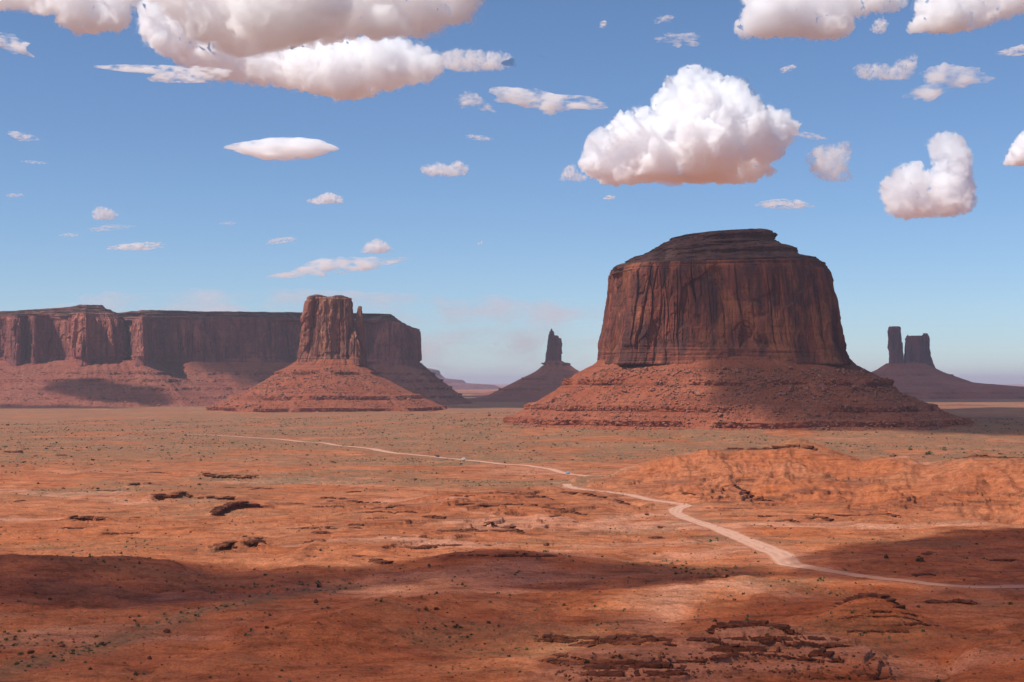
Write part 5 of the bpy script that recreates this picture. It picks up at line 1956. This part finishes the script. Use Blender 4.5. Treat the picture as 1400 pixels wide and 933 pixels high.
wisp_cloud([(1240, 270), (1260, 250), (1300, 252), (1330, 275), (1365, 305), (1310, 300), (1250, 295)], 'curled wisp of cloud beside the long flat cloud', tau=2.5, seed=30, jag=0.2, **Z0)
wisp_cloud([(1262, 375), (1290, 366), (1350, 378), (1350, 386), (1290, 384)], 'faint short cloud streak near the middle', tau=2, seed=31, **Z0)
wisp_cloud([(10, 360), (50, 358), (110, 375), (105, 386), (50, 388)], 'faint cloud streak on the left, upper of two', tau=1.9, seed=32, **Z0)
wisp_cloud([(50, 440), (90, 438), (135, 445), (130, 451), (80, 448)], 'faint cloud streak on the left, lower of two', tau=1.2, seed=33, **Z0)
wisp_cloud([(8, 532), (40, 527), (72, 531), (60, 540), (20, 540)], 'faint cloud streak at the left edge above the mesa', tau=1.5, seed=34, **Z0)
puff_cloud([(250, 585), (270, 566), (300, 572), (325, 590), (300, 603), (262, 600)], 'tiny puffy cloud over the left mesa', tau=4.4, vox=80, seed=35, bill=0.150, **Z0)
ZL = dict(scale=0.5, off=(0, 260))
wisp_cloud([(270, 160), (330, 148), (420, 140), (458, 148), (430, 162), (350, 167)], 'flat white cloud streak over the left mesa', tau=4.4, seed=36, **ZL)
wisp_cloud([(700, 238), (800, 218), (850, 190), (930, 182), (1030, 184), (1130, 183), (1040, 215), (930, 230), (800, 244)], 'long flat cloud streak above the mitten butte', tau=4.8, seed=37, jag=0.06, **ZL)
puff_cloud([(988, 170), (1005, 145), (1030, 134), (1055, 145), (1072, 165), (1040, 174)], 'small puffy cloud above the mitten butte', tau=6.8, vox=90, seed=38, bill=0.135, **ZL)
wisp_cloud([(715, 145), (760, 128), (812, 128), (808, 140), (750, 150)], 'small grey cloud streak left of the puffy cloud over the mitten butte', tau=2.4, seed=39, **ZL)
wisp_cloud([(150, 124), (190, 116), (222, 122), (200, 130)], 'short faint cloud dash over the left mesa', tau=1.9, seed=40, **ZL)
wisp_cloud([(225, 108), (300, 92), (375, 98), (340, 106), (260, 116)], 'faint spreading wisp over the left mesa', tau=1.4, seed=41, **ZL)
wisp_cloud([(590, 92), (620, 84), (655, 90), (630, 97)], 'faint small wisp above the middle of the mesa', tau=1.2, seed=42, **ZL)
wisp_cloud([(1300, 150), (1315, 136), (1328, 150)], 'tiny faint speck of cloud right of the mitten butte', tau=1.4, seed=43, **ZL)
ONE = dict(scale=1.0, off=(0, 0))
wisp_cloud([(5, 428), (120, 402), (330, 389), (520, 398), (700, 404), (850, 416), (900, 455), (800, 505), (560, 522), (300, 505), (40, 460)], 'broad pale veil of cloud low behind the mesa', tau=1.4, thick=0.35, seed=44, dist=42000, jag=0.06, stretch=9, nU=260, nR=60, streak=0.55, **ONE)


# clouds overhead, outside the picture, whose shade falls on the land
def shade_cloud(poly, trans, seed, alt=450.0, zg=0.0, soft=0.13, var=0.25, warm=True):
    """poly: (px, depth) outline of the shaded land; trans: how much sunlight passes"""
    A = np.array([(xat(px, y), y) for px, y in poly])
    for _ in range(3):
        Q = np.roll(A, -1, axis=0)
        A = np.stack([A * 0.75 + Q * 0.25, A * 0.25 + Q * 0.75], 1).reshape(-1, 2)
    nU, nR = 260, 34
    Q = np.concatenate([A, A[:1]])
    s = np.concatenate([[0], np.cumsum(np.hypot(*np.diff(Q, axis=0).T))])
    uu = np.linspace(0, s[-1], nU, endpoint=False)
    A = np.stack([np.interp(uu, s, Q[:, k]) for k in (0, 1)], 1)
    off = SUN * ((alt - zg) / SUN.z)
    c = A.mean(0)
    size = math.sqrt(np.prod(A.max(0) - A.min(0)))
    ls = min(np.ptp(A[:, 0]), np.ptp(A[:, 1])) * 0.5
    A = c + (A - c) * (1 + 0.34 * fbm2(A[:, 0] / ls * 1.3, A[:, 1] / ls * 1.3, 5, seed, 0.6))[:, None]
    T = 60.0
    qs = np.concatenate([np.linspace(1, 1 - soft * 1.4, 14), np.linspace(1 - soft * 1.4, 0.04, nR - 13)[1:]])
    th, rings = [], []
    for q in qs:
        B = c + (A - c) * q
        nz = fbm2(B[:, 0] / (ls * 0.55), B[:, 1] / (ls * 0.55), 5, seed + 2, 0.6)
        th.append(float(sstep(0, soft, 1 - q)) * np.clip(1 + var * 1.6 * nz, 0.1, 2))
        rings.append(B)
    V = []
    for side in (-1, 1):
        for k in range(nR):
            if side == 1 and k == 0:
                continue
            B = rings[k]
            V.append(np.column_stack([B[:, 0] + off.x, B[:, 1] + off.y, alt + side * th[k] * T * 0.5]))
    V = np.concatenate(V + [[[c[0] + off.x, c[1] + off.y, alt - T * 0.5 * th[-1].mean()]], [[c[0] + off.x, c[1] + off.y, alt + T * 0.5 * th[-1].mean()]]])
    front = np.arange(nR * nU).reshape(nR, nU)
    back = np.concatenate([front[:1], nR * nU + np.arange((nR - 1) * nU).reshape(nR - 1, nU)])
    nf, nb = np.roll(front, -1, 1), np.roll(back, -1, 1)
    n0 = len(V) - 2
    F = [np.stack([front[:-1].ravel(), nf[:-1].ravel(), nf[1:].ravel(), front[1:].ravel()], 1), np.stack([back[:-1].ravel(), back[1:].ravel(), nb[1:].ravel(), nb[:-1].ravel()], 1),
         np.concatenate([np.stack([front[-1], nf[-1], np.full(nU, n0)], 1), np.stack([nb[-1], back[-1], np.full(nU, n0 + 1)], 1)])]
    me = mesh_np('cloud_bank', V, F)
    bm = bmesh.new()
    bm.from_mesh(me)
    bmesh.ops.recalc_face_normals(bm, faces=bm.faces)
    bm.to_mesh(me)
    bm.free()
    dens = -math.log(trans) / (T / SUN.z)
    o = link('cloud_bank', me, cloud_mat(dens, tint=0.32, aniso=0.0, pass_=(0.62, 0.28, 0.06) if warm else None))  # absorbing grey and brown filter added to darken and warm the shade, no dust
    tag(o, 'cloud overhead that shades the land', 'cloud', None, 'stuff')


shade_cloud([(-400, 560), (-100, 552), (120, 552), (260, 545), (420, 530), (560, 520), (620, 505), (480, 468), (250, 455), (0, 460), (-300, 460)], 0.035, 1)
shade_cloud([(520, 548), (580, 570), (660, 583), (760, 578), (860, 555), (980, 540), (1060, 528), (1090, 512), (1000, 496), (880, 486), (740, 476), (600, 490), (520, 515)], 0.035, 2)
shade_cloud([(1085, 540), (1120, 570), (1180, 630), (1260, 665), (1400, 680), (1700, 670), (1900, 560), (1700, 470), (1400, 470), (1200, 490), (1100, 515)], 0.045, 3)
shade_cloud([(-500, 500), (0, 492), (400, 484), (620, 496), (800, 492), (925, 470), (890, 380), (740, 320), (300, 240), (-300, 230)], 0.15, 4, soft=0.2, var=0.45)
shade_cloud([(975, 482), (1200, 500), (1700, 490), (2500, 330), (3000, 90), (1000, 90), (600, 190), (700, 330), (860, 425)], 0.12, 5, soft=0.16, var=0.4)
# over the big butte
shade_cloud([(945, 2500), (925, 2150), (912, 2000), (920, 1870), (985, 1790), (1060, 1740), (1200, 1690), (1500, 1640), (1900, 1700), (1900, 2600), (1400, 2900), (1050, 2900)], 0.20, 6, alt=1700, zg=60, soft=0.14, var=0.3, warm=False)
# over the mesa wall, the gap and the far towers
shade_cloud([(215, 4100), (300, 4120), (400, 4250), (500, 4000), (640, 3600), (820, 3700), (850, 6200), (600, 6600), (300, 6000), (180, 5200), (190, 4400)], 0.14, 7, alt=2100, zg=60, soft=0.16, warm=False)
shade_cloud([(60, 4000), (90, 3830), (160, 3800), (230, 3830), (240, 3960), (150, 4020)], 0.16, 8, alt=2100, zg=40, warm=False)
shade_cloud([(1090, 5200), (1300, 5050), (1600, 5000), (1800, 5600), (1700, 6700), (1300, 6800), (1080, 6500)], 0.16, 9, alt=1850, zg=60, soft=0.12, warm=False)
shade_cloud([(1120, 2900), (1180, 2700), (1500, 2700), (1800, 3000), (1700, 3900), (1300, 4000), (1150, 3600)], 0.2, 11, alt=2100, zg=10, warm=False)
shade_cloud([(-260, 3600), (-60, 3640), (60, 3640), (190, 3660), (200, 3760), (60, 3790), (-260, 3800)], 0.2, 10, alt=2000, zg=10, warm=False)
